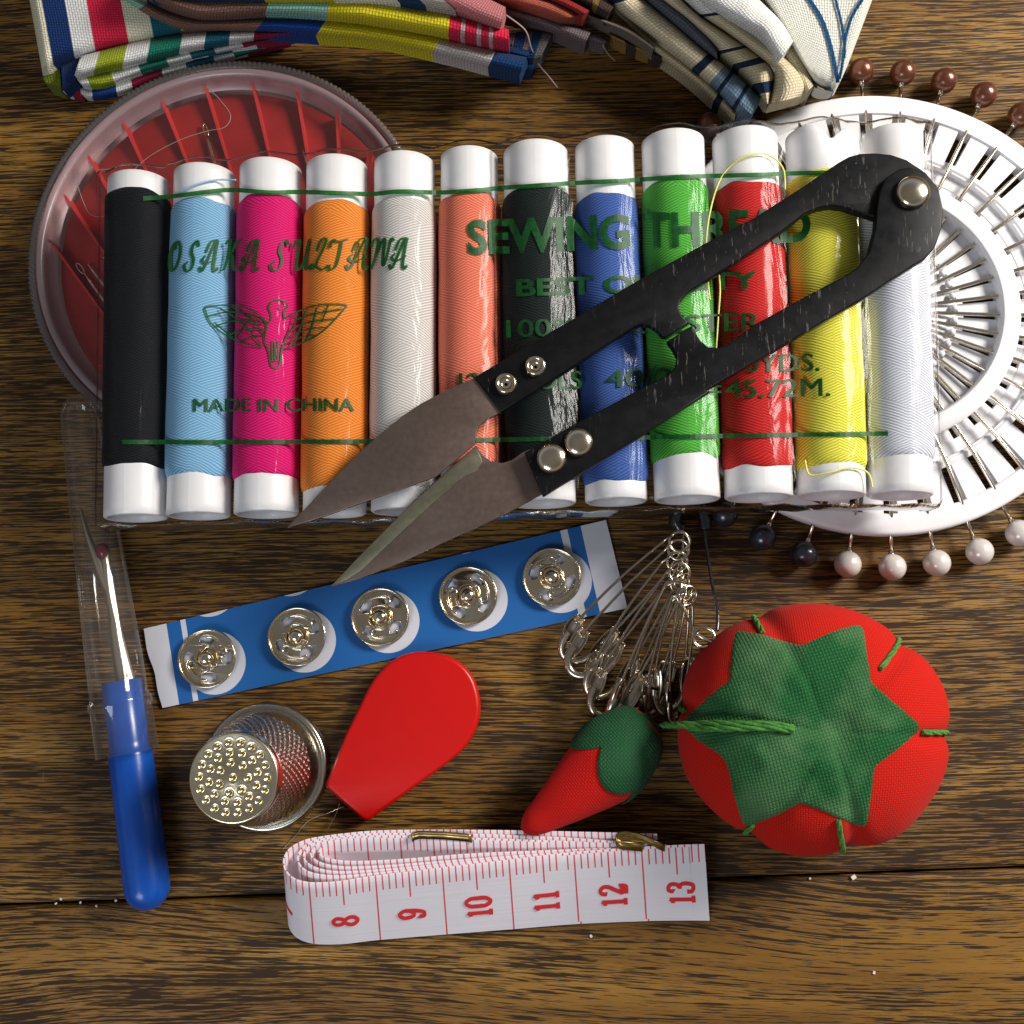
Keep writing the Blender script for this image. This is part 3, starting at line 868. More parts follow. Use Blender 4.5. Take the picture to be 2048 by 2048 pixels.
plate('handle_arm', [W2(lo_arm, SZ + .30)], SZ + .13, .17, .025, enamel, snips, lambda x, y: droop(x, y) - .075 * min(1, max(0, (P(1700, 600, SZ).x - x) / 3.2)))
bu = R7([(1225, 380), (1165, 405), (1100, 432), (1000, 478), (880, 540), (790, 600), (700, 670), (600, 752), (480, 862), (320, 1015), (170, 1163), (300, 1128), (450, 1082), (600, 1032), (780, 975), (960, 912), (1060, 830), (1160, 745), (1168, 690), (1180, 655), (1215, 622), (1292, 584), (1320, 500)])
plate('blade', [W2(bu, SZ + .09)], SZ + .02, .06, .008, brown_steel, snips, lambda x, y: droop(x, y) + .07)
bl_ = R7([(1165, 748), (1000, 890), (780, 1090), (560, 1300), (390, 1470), (500, 1440), (620, 1402), (800, 1335), (1000, 1243), (1170, 1170), (1330, 1095), (1500, 1000), (1560, 960), (1460, 760), (1405, 782), (1350, 822), (1300, 838), (1240, 828), (1200, 798), (1180, 770)])
plate('blade', [W2(bl_, SZ + .05)], SZ - .03, .06, .008, brown_steel, snips, droop)
be = R7([(1158, 760), (1000, 896), (780, 1096), (560, 1305), (402, 1461), (470, 1438), (560, 1385), (760, 1205), (940, 1045), (1070, 935), (1110, 905), (1170, 880), (1195, 830), (1180, 790)])
ob = plate('ground_edge', [W2(be, SZ + .035)], SZ + .022, .012, .003, edge_steel, snips, droop)
def rivet(px, py, r, z, hollow=False):
    c = P(px, py, z); c.z += droop(c.x, c.y); g = G()
    if hollow: pr = [(r * 1.0, -.05), (r * 1.02, .02), (r * .92, .06), (r * .75, .07), (r * .6, .05), (r * .5, .0), (r * .35, -.015), (r * .15, -.02), (.001, -.02)]
    else: pr = [(r, -.06), (r * 1.0, .0), (r * .97, .02)] + [(r * math.cos(t), .02 + r * .42 * math.sin(t)) for t in [PI / 2 * q / 8 for q in range(1, 8)]] + [(.001, .02 + r * .42)]
    g.lathe(pr, c, n=32); g.build('rivet', nickel, snips)
rivet(1825, 385, .235, SZ + .32)
rivet(1012, 768, .15, SZ + .21, True); rivet(1071, 733, .145, SZ + .21, True)
rivet(1103, 917, .205, SZ + .25); rivet(1157, 885, .195, SZ + .25)

# ================================================================ SNAP CARD
cardc = [P(285, 1258, .05), P(1212, 1040, .05), P(1255, 1216, .05), P(325, 1416, .05)]
o0 = cardc[3]; ux = (cardc[2] - cardc[3]); CL = ux.length; ux.normalize(); uy = Vector((-ux.y, ux.x, 0))
SN = [(413, 1317), (593, 1273), (760, 1234), (936, 1191), (1104, 1154)]
def loc2(p): d = p - o0; return d.dot(ux), d.dot(uy)
def card_mat():
    k = N('blue_printed_card', rough=.55)
    v = k.coord('UV'); x, y, _ = k.xyz(v)
    tex = k.noise(v, 30, 3)
    blue = k.mix(k.math('MULTIPLY', tex, .5), (.004, .105, .36), (.010, .145, .45))
    white = (.66, .66, .72)
    a = k.node('ShaderNodeMath', operation='ADD'); mask = None
    def orr(m1, m2): return m2 if m1 is None else k.math('MAXIMUM', m1, m2)
    for px, py in SN:
        cx, cy = loc2(P(px + 17, py + 9, .05))
        d = k.math('SQRT', k.math('ADD', k.math('POWER', k.math('SUBTRACT', x, cx), 2), k.math('POWER', k.math('SUBTRACT', y, cy), 2)))
        mask = orr(mask, k.math('LESS_THAN', d, .475))
    for px, py in ((418, 1175), (581, 1134), (757, 1081), (920, 1050)):
        cx, cy = loc2(P(px, py, .05))
        d = k.math('SQRT', k.math('ADD', k.math('POWER', k.math('SUBTRACT', x, cx), 2), k.math('POWER', k.math('SUBTRACT', y, cy), 2)))
        mask = orr(mask, k.math('LESS_THAN', d, .45))
    def bandm(a_, b_):
        return k.math('MULTIPLY', k.math('GREATER_THAN', x, a_), k.math('LESS_THAN', x, b_))
    for a_, b_ in ((-1, .26), (.48, .56), (CL - .42, CL + 1), (CL - .74, CL - .63)): mask = orr(mask, bandm(a_, b_))
    k.n.remove(a)
    col = k.mix(mask, blue, white)
    sc = k.ramp(k.noise(v, 11, 4, .8), ((.70, 0.0), (.76, .35)))
    k.set('col', k.mix(sc, col, (.5, .55, .6)))
    k.bump(tex, .1, .01)
    return k.m
card = thing('snap_card', 'blue and white card holding five metal snap fasteners', 'snap card', (cardc[0] + cardc[2]) / 2)
g = G(); rows = []; uvr = []
for j in range(13):
    row = []; ur = []
    for i in range(81):
        a = cardc[3].lerp(cardc[0], j / 12); b = cardc[2].lerp(cardc[1], j / 12)
        p = a.lerp(b, i / 80)
        ragged = 0
        p.z = .05 + .05 * math.sin(PI * i / 80) * 0 + .012 * noise.noise(p * .7)
        if i == 0: p -= ux * (.03 * noise.noise(Vector((p.y * 3, 0, 0))))
        row.append(p); ur.append(loc2(p))
    rows.append(row); uvr.append(ur)
lowr = [[p - Vector((0, 0, .035)) for p in r] for r in rows]
g.grid(rows, uv=uvr)
ring = rows[0] + [r[-1] for r in rows[1:]] + rows[-1][-2::-1] + [r[0] for r in rows[-2:0:-1]]
g.grid([[p - Vector((0, 0, .035)) for p in ring], ring], closeu=True, uv=[[(.1, .1)] * len(ring)] * 2)
g.build('card_sheet', card_mat(), card, smooth=40)
def arc_slot(c, a, r, w, h, n=10):
    """rounded slot lying across the radius at angle a"""
    u = Vector((math.cos(a), math.sin(a), 0)); t = Vector((-u.y, u.x, 0)); m_ = c + u * r; pts = []
    for s_ in (1, -1):
        for i in range(n + 1):
            b = -PI / 2 + PI * i / n
            pts.append(m_ + t * (s_ * (w / 2 - h / 2) + s_ * math.cos(b) * h / 2) + u * (s_ * math.sin(b) * h / 2))
    return pts
ORDER = ['first', 'second', 'middle', 'fourth', 'last']
for i, (px, py) in enumerate(SN):
    c = P(px, py, .16); R = .445
    lab = ['leftmost silver snap on the blue card, beside the seam ripper cap', 'second silver snap from the left on the blue card',
           'middle silver snap on the blue card, above the red threader', 'fourth silver snap from the left on the blue card',
           'rightmost silver snap on the blue card, by the safety pins'][i]
    s = thing('snap_fastener', lab, 'snap', c - Vector((0, 0, .10)), 'snaps on the blue card')
    rot = [math.radians(x) for x in (-40, -12, 10, -75, 30)][i]
    circ = [c + Vector((math.cos(2 * PI * q / 64), math.sin(2 * PI * q / 64), 0)) * (R - .03) for q in range(64)]
    holes = [arc_slot(c, rot + PI / 4 + q * PI / 2,   .285, .23, .145) for q in range(4)]
    def dish(x, y, c=c): 
        d = math.hypot(x - c.x, y - c.y); return .035 * (1 - (d / R) ** 2) - (.05 if d < .17 else 0)
    plate('plate', [circ] + holes, .072, .018, .003, nickel, s, lambda x, y, c=c: .03 * (1 - ((x - c.x) ** 2 + (y - c.y) ** 2) / R ** 2))
    g = G(); g.lathe([(R - .04, .0), (R - .035, .05), (R - .015, .075), (R, .06), (R + .005, .02), (R - .01, -.03), (R - .05, -.03)], c - Vector((0, 0, .065)), n=56)
    g.build('rolled_rim', nickel, s)
    b = Vector((c.x, c.y, .120))
    g = G(); g.lathe([(.19, .0), (.185, .03), (.17, .04), (.15, .02), (.14, -.03)], b, n=36); g.build('collar', nickel, s)
    g = G(); g.lathe([(.115, .0), (.115, .08)] + [(.115 * math.cos(t), .08 + .09 * math.sin(t)) for t in [PI / 2 * q / 8 for q in range(1, 8)]] + [(.001, .17)], b, n=32); g.build('post', nickel, s)
    for sg in (1, -1):
        def L2(x, y, z=.03):
            return Vector((c.x + sg * (x * math.cos(rot) - y * math.sin(rot)), c.y + sg * (x * math.sin(rot) + y * math.cos(rot)), .125 + z))
        w = [(-.16, .16), (-.02, .17), (.12, .15), (.17, .20), (.13, .27), (.00, .29), (-.14, .31), (-.20, .27), (-.22, .20)]
        w = [(-.13, .02), (-.13, .12), (-.10, .17), (.0, .18), (.10, .16), (.17, .19), (.16, .26), (.08, .30), (-.04, .31), (-.15, .29), (-.22, .24)]
        g = G(); g.tube([L2(x, y, .035 - .02 * min(1, abs(y) / .3)) for x, y in spline(w, 6)], .023, 8)
        g.build('spring', nickel, s)

# ================================================================ THIMBLE
tb = P(533, 1533, 0); TH = 1.62
thim = thing('thimble', 'dimpled silver thimble standing on its rim, left of the red threader', 'thimble', tb)
def thim_mat():
    k = N('thimble_metal', metal=1, rough=.2)
    k.set('col', k.ramp(k.noise(k.coord(), 2, 3), ((.3, (.62, .58, .50)), (.7, (.78, .74, .66)))))
    k.bump(k.noise(k.coord(), 7, 3), .08, .02); return k.m
tm = thim_mat()
tgold = simple('thimble_top_metal', (.88, .78, .55), .24, 1)
def tdisp(r, h, t, L):
    if .55 < h < 1.50:
        row = (h - .55) / .085; k = math.floor(row); fy = row - k - .5
        fx = (t / (2 * PI) * 44 + (.5 if k % 2 else 0)) % 1 - .5
        d2 = (fx * 2.0) ** 2 + (fy * 1.9) ** 2
        r = r - .03 * max(0, 1 - d2 * 1.5) + .006
    return r, h
side = [(.86, .03), (.93, .02), (.95, .06), (.93, .11), (.88, .13), (.87, .10), (.855, .13)] + [(.855 - .235 * (q / 110), .14 + 1.42 * q / 110) for q in range(111)] + [(.62, 1.58), (.605, 1.61)]
g = G(); g.lathe(side, tb, n=44 * 8, disp=tdisp); g.build('body', tm, thim)
dim = [(.12 * 0, 0)] + [(.20, a * 2 * PI / 7) for a in range(7)] + [(.335, (a + .4) * 2 * PI / 12) for a in range(12)] + [(.47, a * 2 * PI / 18) for a in range(18)]
def topd(r, h, t, L):
    x, y = r * math.cos(t), r * math.sin(t); z = h
    for dr, da in dim:
        d2 = (x - dr * math.cos(da)) ** 2 + (y - dr * math.sin(da)) ** 2
        if d2 < .0081: z -= .07 * (1 - d2 / .0040) * math.exp(-d2 / .0015) 
    z += .014 * math.cos(r * 9)
    return r, z
g = G(); g.lathe([(.605, 1.61), (.59, 1.625)] + [(.58 * (1 - q / 70) + .0005, 1.625) for q in range(71)], tb, n=260, disp=topd); g.build('cap', tgold, thim)
g = G(); g.lathe([(.93, .07), (.955, .04), (.955, .01), (.90, .005), (.84, .02)], tb, n=90, disp=lambda r, h, t, L: (r * (1 + .006 * math.sin(5 * t) + .004 * math.sin(13 * t)), h)); g.build('rolled_rim', tm, thim)

# ================================================================ NEEDLE THREADER
R8 = lambda l: [(360 + x / 3.019, 1280 + y / 3.019) for x, y in l]
thr = R8(spline([(1070, 420), (1140, 280), (1200, 195), (1270, 130), (1350, 88), (1440, 70), (1530, 75), (1620, 98), (1700, 145), (1760, 215), (1795, 300), (1810, 400), (1800, 490), (1765, 580), (1705, 665), (1600, 755), (1400, 900)], 4)
    + [(1146, 1086), (1130, 1092), (1112, 1092), (1096, 1085), (884, 896), (877, 880), (880, 862), (1000, 560)])
tp = W2(thr, .28)
threader = thing('needle_threader', 'red teardrop plastic needle threader with fine wire loop', 'needle threader', P(800, 1470, 0))
def redp():
    k = N('red_glossy_plastic', rough=.33, spec=.45)
    sp_ = k.ramp(k.noise(k.coord(), 12, 5, .85), ((.715, 0.0), (.76, .5)))
    k.set('col', k.mix(sp_, (.60, .005, .004), (.85, .25, .2)))
    k.bump(k.noise(k.coord(), 2.2, 3), .12, .06); return k.m
plate('grip', [[p.to_tuple()[:2] for p in tp]], .02, .27, .065, redp(), threader, res=4, smooth=True)
g = G()
g.tube([P(x, y, h) for x, y, h in spline([(680, 1606, .06), (672, 1628, .08), (655, 1660, .1), (645, 1680, .05)], 6)], .007, 6)
g.tube([P(x, y, h) for x, y, h in spline([(690, 1612, .06), (660, 1625, .08), (620, 1640, .06), (590, 1672, .05), (565, 1700, .03)], 6)], .007, 6)
g.build('wire_loop', steel_wire, threader)

# ================================================================ SEAM RIPPER
rip = thing('seam_ripper', 'seam ripper with blue handle under a clear plastic cap', 'seam ripper', P(260, 1500, 0))
def bluep():
    k = N('blue_plastic', rough=.26, spec=.5)
    k.set('col', k.ramp(k.noise(k.coord(), 2, 3), ((.3, (.004, .062, .36)), (.7, (.006, .085, .43)))))
    k.bump(k.noise(k.coord(), 4, 3), .05, .03); return k.m
bp = bluep()
ha, hb = P(243, 1362, .42), P(300, 1820, .38)
hu = (hb - ha).normalized(); HL = (hb - ha).length
g = G()
pr = [(.001, 0), (.27, 0), (.285, .02), (.285, .9), (.29, 1.02), (.31, 1.05), (.315, 1.1), (.325, HL - .45)] + [(.325 * math.cos(t), HL - .325 + .325 * math.sin(t)) for t in [PI / 2 * q / 10 for q in range(10)]] + [(.001, HL)]
g.lathe(pr, ha, hu, 48); g.build('handle', bp, rip)
ca, cb_ = P(153, 790, .50), P(255, 1508, .50)
cu_ = (cb_ - ca).normalized(); CLn = (cb_ - ca).length
cap_m = clear_mat('clear_cap_plastic', (.975, .965, .95), .05, .09, haze=.03, hazecol=(.95, .88, .84), blend=.14, edge=.95, fres=.5)
g = G()
def capr(t):  # radius along the cap
    return .28 + .13 * min(1, t / (CLn - .5))
pr = [(capr(0) * math.sin(t), .42 * (1 - math.cos(t))) for t in [PI / 2 * q / 10 for q in range(1, 11)]]
pr = [(.001, 0)] + pr + [(capr(q / 20 * CLn) , .42 + (CLn - 1.3) * q / 20) for q in range(1, 21)] + [(.43, CLn - .82), (.455, CLn - .80), (.455, CLn - .70), (.435, CLn - .68), (.44, CLn), (.425, CLn)]
g.lathe(pr, ca, cu_, 48)
g.build('clear_cap', cap_m, rip)
g = G(); zf = .46
def flatbar(pts_l, pts_r, z, th, g=g):
    n = 26; a = [Vector((*p, 0)) for p in spline(pts_l, 8)]; b = [Vector((*p, 0)) for p in spline(pts_r, 8)]
    a, b = resample(a, n), resample(b, n)
    A = [P(p.x, p.y, z + th / 2) for p in a]; B = [P(p.x, p.y, z + th / 2) for p in b]
    Mi = [(p + q) / 2 + Vector((0, 0, th * .3)) for p, q in zip(A, B)]
    dn = Vector((0, 0, th))
    g.grid([[p - dn for p in A], A, Mi, B, [p - dn for p in B]])
flatbar([(159, 1016), (172, 1080), (190, 1140), (212, 1200), (222, 1300), (232, 1368)], [(160, 1016), (180, 1075), (200, 1118), (218, 1160), (240, 1260), (268, 1368)], zf, .08)
flatbar([(201, 1098), (205, 1150), (212, 1200), (222, 1250)], [(217, 1098), (219, 1150), (226, 1200), (240, 1260)], zf + .02, .06)
g.build('fork_blade', simple('satin_steel', (.62, .56, .44), .38, 1), rip)
g = G(); c = P(206, 1100, .5); g.lathe([(.001, -.11), (.06, -.09), (.095, -.03), (.095, .03), (.07, .09), (.02, .15), (.001, .17)], c, (cu_.x, cu_.y, 0), 24)
g.build('red_tip', simple('ruby_plastic', (.20, .006, .02), .2), rip)

# ================================================================ SAFETY PINS
def bezier_ring(c, ex, ez, r, turns=1.9, lift=.05, n=22, start=0):
    return [c + ex * math.cos(start + 2 * PI * i / n) * r + ez * math.sin(start + 2 * PI * i / n) * r + ex.cross(ez) * lift * i / n for i in range(int(n * turns) + 1)]
clasp_metal = simple('clasp_metal', (.60, .52, .42), .24, 1)
def safety_pin(coil, clasp, zc, ze, roll, label, mat=steel_wire, mclasp=None, w=.40, name='safety_pin', spread=0., cr=.145, group='silver safety pins strung on the black pin', wr=.022, cs=1.3):
    mclasp = mclasp or clasp_metal
    a, b = P(*coil, zc), P(*clasp, ze)
    u = (b - a).normalized(); L = (b - a).length
    side = u.cross(Vector((0, 0, 1))).normalized(); up = side.cross(u)
    s = side * math.cos(roll) + up * math.sin(roll); t = u.cross(s)
    t_ = thing(name, label, 'safety pin', a, group)
    def Q(x, y, z=0): return a + s * x + u * y + t * z
    cl = .62 * cs
    g = G()
    coilp = bezier_ring(Q(0, 0), s, u, cr, 1.5, .08, 24, PI)
    path1 = [Q(-w * .6, L - cl * .6), Q(-w * .62, L * .6), Q(-w * .55, L * .3), Q(-cr * .98, .12)]
    path2 = [Q(cr * .98, .10, .07), Q(w * .5 + .02, L * .35, .05), Q(w * .62 + spread * .6, L * .65, .02), Q(w * .6 + spread, L - cl * .55, 0)]
    g.tube(spline([tuple(p) for p in path1], 6) + coilp + spline([tuple(p) for p in path2], 6), wr, 8)
    g.build('wire', mat, t_)
    # sheet clasp: a leaf folded over the fixed wire, a U shaped heel, and a shorter flared leaf that takes the point
    def leafsheet(x0, x1, y0, y1, wd, skew, zz):
        rows = []
        for j in range(13):
            f = j / 12; cx = x0 + (x1 - x0) * f; y = y0 + (y1 - y0) * f
            hw = wd * (math.sin(PI * (.12 + .80 * f)) ** .7)
            rows.append([Q(cx + hw * (-1 + 2 * i / 10) + skew * f * (1 - f), y, zz + .07 * math.sqrt(max(0, 1 - (-1 + 2 * i / 10) ** 2)) - .01) for i in range(11)])
        g_ = G(); g_.grid(rows); o_ = g_.build('clasp_leaf', mclasp, t_)
        md = o_.modifiers.new('s', 'SOLIDIFY'); md.thickness = .012
    leafsheet(-w * .62, -w * .75, L - cl, L - .10 * cs, .085 * cs, -.06, 0)
    leafsheet(w * .62 + spread, w * .45, L - cl * .72, L - .12 * cs, .085 * cs, .06, .0)
    rows = []
    for j in range(17):
        a_ = PI * (j / 16)
        c_ = Q(-w * .62 * math.cos(a_) * (1 if j < 8 else .9), L - .22 * cs + .24 * cs * math.sin(a_), .01)
        o2 = (s * (-math.cos(a_)) + u * math.sin(a_)).normalized()
        rows.append([c_ + o2 * .05 * cs * math.cos(b_) + t * .065 * math.sin(b_) for b_ in [2 * PI * i / 10 for i in range(10)]])
    g = G(); g.grid(rows, closeu=True); g.build('clasp_heel', mclasp, t_)
    return t_
pins = [((1358, 1082), (1133, 1312), .75, .30, .15, 'topmost silver safety pin of the fan, its clasp nearest the blue card'),
        ((1357, 1100), (1146, 1342), .68, .40, .0, 'second silver safety pin of the fan, wide rounded clasp below the first'),
        ((1352, 1122), (1186, 1388), .62, .36, .25, 'third silver safety pin in the fan'),
        ((1358, 1146), (1196, 1426), .66, .45, .05, 'silver safety pin with rounded clasp at the lower left of the fan'),
        ((1352, 1160), (1222, 1436), .60, .55, 1.2, 'silver safety pin seen edge on, its clasp like a bullet above the strawberry'),
        ((1356, 1166), (1268, 1418), .52, .26, .5, 'silver safety pin whose clasp stands above the strawberry cap'),
        ((1366, 1184), (1298, 1428), .58, .30, .9, 'narrow silver safety pin near the middle of the bunch'),
        ((1370, 1190), (1330, 1420), .62, .32, .35, 'silver safety pin hanging closest to the tomato'),
        ((1372, 1196), (1346, 1440), .50, .26, 1.1, 'rearmost silver safety pin tucked beside the tomato')]
for c_, l_, zc, ze, ro, lab in pins: safety_pin(c_, l_, zc, ze, ro, lab)
# the big black pin the others hang on
bk = thing('safety_pin', 'large black open safety pin carrying the silver ones, under the green spool', 'safety pin', P(1400, 1160, .2), 'black safety pin')
g = G()
ring = [(1408 + 21 * math.cos(t), 1275 + 20 * math.sin(t), 1.15 + .03 * (t / 6)) for t in [-.3 + 2 * PI * i / 20 * 1.0 for i in range(24)]]
g.tube([P(*p) for p in spline([(1408, 1056, .30), (1414, 1100, .36), (1424, 1165, .60), (1434, 1215, 1.0), (1436, 1240, 1.1), (1434, 1262, 1.15)], 6)], .026, 8)
g.build('needle_arm', black_wire, bk)
g = G(); g.tube([P(*p) for p in ring] + [P(*p) for p in spline([(1388, 1265, 1.15), (1378, 1240, 1.0), (1368, 1215, .66), (1362, 1190, .74), (1364, 1120, .6), (1366, 1080, .5), (1366, 1050, .4)], 6)], .026, 8); g.build('coil', steel_wire, bk)
g = G()
g.tube([P(*p) for p in spline([(1362, 1060, .22), (1350, 1042, .24), (1356, 1022, .26), (1372, 1012, .28), (1398, 1014, .28), (1408, 1035, .27), (1410, 1058, .25)], 6)], .10, 10, flat=1.3)
g.build('clasp', black_wire, bk)

# ================================================================ TOMATO PINCUSHION
tc0 = P(1622, 1462, 1.0); ZC, HH = 1.10, 1.12
RX = (P(1888, 1462, 1.0).x - P(1352, 1462, 1.0).x) / 2; RY = (P(1620, 1209, 1.0).y - P(1620, 1707, 1.0).y) / 2
tc0 = Vector(((P(1888, 1462, 1.0).x + P(1352, 1462, 1.0).x) / 2, (P(1620, 1209, 1.0).y + P(1620, 1707, 1.0).y) / 2, 0))
CORD = [(1519, 1240), (1803, 1272), (1886, 1467), (1692, 1700), (1490, 1678), (1356, 1412)]
cang = [math.atan2((P(x, y, 1.).y - tc0.y) / RY, (P(x, y, 1.).x - tc0.x) / RX) for x, y in CORD]
def tomR(th):
    pinch = 0
    for a in cang:
        d = (th - a + PI) % (2 * PI) - PI
        pinch += 1.3 * math.exp(-(d / .09) ** 2) + .8 * math.exp(-(d / .30) ** 2)
    return 1.012 - .028 * pinch
def tom(th, phi):
    r = tomR(th) * max(math.cos(phi), 0) ** .72
    z = ZC + HH * math.sin(phi)
    if phi > .6: z -= .14 * math.exp(-(r / .25) ** 2)
    w_ = noise.noise(Vector((math.cos(th) * 2.2, math.sin(th) * 2.2, phi * 1.5))) * .02
    # gathers run from the cords up over the shoulder
    ruck = 0
    for a in cang:
        d = (th - a + PI) % (2 * PI) - PI
        ruck += -.05 * math.exp(-(d / .09) ** 2) * (1 if phi > 0 else .6) * max(0, min(1, r * 1.4))
    r += w_
    return Vector((tc0.x + RX * r * math.cos(th), tc0.y + RY * r * math.sin(th), max(z + ruck, .0)))
def tom_z(x, y):
    dx, dy = (x - tc0.x) / RX, (y - tc0.y) / RY
    th = math.atan2(dy, dx); s_ = min(math.hypot(dx, dy) / tomR(th), .999)
    phi = math.acos(s_ ** (1 / .72))
    p = tom(th, phi); return p.z
tomato = thing('tomato_pincushion', 'red cloth tomato pincushion with green felt star leaf and cords', 'pincushion', tc0)
tomred = weave((.60, .012, .005), .030, .45, .28, True)
g = G(); rows = []; uvr = []
for j in range(60):
    phi = -PI / 2 + PI * (j + .02) / 59.04
    rows.append([tom(2 * PI * i / 180, min(phi, PI / 2 - .004)) for i in range(181)])
    uvr.append([(p.x + .5 * (1.6 - p.z) * (p.x - tc0.x) / 1.9, p.y + .5 * (1.6 - p.z) * (p.y - tc0.y) / 1.9) for p in rows[-1]])
g.grid(rows, uv=uvr); g.build('body', tomred, tomato)
R3 = lambda l: [(1020 + x / 2.147, 1180 + y / 2.147) for x, y in l]
leaf = R3([(972, 180), (1030, 182), (1085, 192), (1160, 215), (1250, 236), (1300, 216), (1380, 182), (1450, 160), (1500, 151), (1518, 175), (1527, 230), (1535, 300), (1545, 350), (1552, 395), (1600, 440), (1680, 510), (1745, 565), (1756, 590), (1745, 615), (1680, 670), (1610, 725), (1566, 765), (1556, 850), (1545, 930), (1530, 1008), (1500, 1012), (1440, 990), (1380, 965), (1310, 935), (1245, 920), (1190, 945), (1140, 968), (1060, 1000), (1010, 1012), (985, 960), (960, 880), (943, 800), (928, 745), (890, 700), (820, 655), (760, 600), (736, 565), (765, 530), (840, 465), (900, 420), (940, 385), (946, 330), (955, 250)])
leaf = spline(leaf, 5, True)
lc = P(1590, 1452, 2.2)
def surf(px, py, lift):
    z = 2.0
    for _ in range(8):
        p = P(px, py, z); z = .5 * z + .5 * (tom_z(p.x, p.y) + lift)
    return P(px, py, z)
g = G(); rows = []; uvr = []
cx_, cy_ = 1590, 1452
for j in range(42):
    f = (j + .02) / 41.02; row = []
    for i, (x, y) in enumerate(leaf + leaf[:1]):
        fray = 1 + (.004 * random.uniform(-1, 1) if j >= 40 else 0)
        q = surf(cx_ + (x - cx_) * f * fray, cy_ + (y - cy_) * f * fray, .03 if j < 41 else .012)
        wv = noise.noise(Vector((q.x * 1.6, q.y * 1.6, 4))) * .075 + noise.noise(Vector((q.x * 4, q.y * 4, 8))) * .03
        q.z += max(wv, -.015) * (.3 + .7 * math.sin(PI * min(f * 1.1, 1)))
        row.append(q)
    rows.append(row); uvr.append([(p.x * .96 + p.y * .25, p.y * .96 - p.x * .25) for p in row])
g.grid(rows, uv=uvr)
leafm = weave((.018, .125, .035), .042, .8, .5, True, (.17, .31, .14))
g.build('leaf_cap', leafm, tomato)
cordm = N('green_yarn', rough=.9)
cordm.set('col', cordm.ramp(cordm.noise(cordm.coord(), 25, 2), ((.3, (.03, .15, .02)), (.7, (.09, .30, .05))))); cordm = cordm.m
def yarn(g, pts, r=.045, tw=9.0, strands=3):
    pts = [Vector(p) for p in pts]
    pts = resample(pts, max(12, int(sum((b - a).length for a, b in zip(pts, pts[1:])) / .035)))
    for s_ in range(strands):
        q = []; L_ = 0
        for i, p in enumerate(pts):
            t = (pts[min(i + 1, len(pts) - 1)] - pts[max(i - 1, 0)]).normalized()
            if i: L_ += (p - pts[i - 1]).length
            a = Vector((0, 0, 1)) if abs(t.z) < .95 else Vector((1, 0, 0))
            n1 = (a - a.dot(t) * t).normalized(); n2 = t.cross(n1)
            ang = L_ * tw + 2 * PI * s_ / strands
            q.append(p + (n1 * math.cos(ang) + n2 * math.sin(ang)) * r * .55)
        g.tube(q, r * .62, 7)
starts = [(1526, 1268), (1742, 1340), (1830, 1462), (1662, 1628), (1508, 1645), (1372, 1424)]
for (sx, sy), a in zip(starts, cang):
    p0 = P(sx, sy, 1.7); dx, dy = (p0.x - tc0.x) / RX, (p0.y - tc0.y) / RY
    th0 = math.atan2(dy, dx); s0 = min(math.hypot(dx, dy) / tomR(th0), .98); ph0 = math.acos(s0 ** (1 / .72))
    if abs(th0 - a) > PI: th0 += 2 * PI if a > th0 else -2 * PI
    pts = []
    for i in range(16):
        f = i / 15; ph = ph0 + (-.9 - ph0) * f; th = th0 + (a - th0) * min(1, f * 1.6)
        p = tom(th, ph); out = Vector(((p.x - tc0.x), (p.y - tc0.y), 1.2 * math.sin(ph))).normalized()
        pts.append(p + out * .03)
    g = G(); yarn(g, pts, .033); g.build('cord', cordm, tomato)
g = G()
for o_ in (-5, 5):
    pts = [surf(x, y + o_ * (1 - abs(i - 3) / 6), .10) if x > 1385 else P(x, y, z_) for i, (x, y, z_) in enumerate([(1588, 1458, 2), (1540, 1452, 2), (1480, 1452, 2), (1430, 1452, 2), (1395, 1452, 2), (1362, 1450, 1.6), (1345, 1450, 1.35), (1325, 1450, 1.05)])]
    yarn(g, spline([tuple(p) for p in pts], 6), .042, 8)
g.build('hanging_cord', cordm, tomato)

# ================================================================ STRAWBERRY
sa, sb = P(1293, 1452, .66), P(1046, 1662, .80)
su = (sb - sa).normalized(); SL = (sb - sa).length
straw = thing('strawberry_emery', 'small red cloth strawberry with green cap tied to the tomato', 'emery cushion', (sa + sb) / 2 - Vector((0, 0, .45)))
sw = su.cross(Vector((0, 0, 1))).normalized(); sup = sw.cross(su)
SPROF = [(-.06, .20), (0, .34), (.06, .44), (.14, .50), (.26, .57), (.38, .565), (.52, .48), (.68, .36), (.82, .25), (.93, .18), (.985, .11), (1.0, .02)]
def sprof(t):
    for (a, ra), (b, rb) in zip(SPROF, SPROF[1:]):
        if t <= b: return ra + (rb - ra) * (t - a) / (b - a)
    return .02
def spt(t, ang, off=0):
    fine_ = [sprof(t + d) for d in (-.03, 0, .03)]
    r = sum(fine_) / 3 + off
    r += noise.noise(Vector((t * 3, math.cos(ang), math.sin(ang)))) * .03
    bend = Vector((.02, -.04, 0)) * math.sin(PI * max(0, min(t, 1)))
    return sa + su * SL * t + bend + (sw * math.cos(ang) * 1.0 + sup * math.sin(ang) * .95) * r
g = G(); rows = [[spt(-.02 + 1.02 * j / 50, 2 * PI * i / 64) for i in range(65)] for j in range(51)]
uvr = [[(SL * j / 50, i / 64 * 3.2) for i in range(65)] for j in range(51)]
g.grid(rows, uv=uvr); g.build('body', weave((.62, .009, .006), .034, .5, .3, True), straw)
g = G(); rows = []; uvr = []
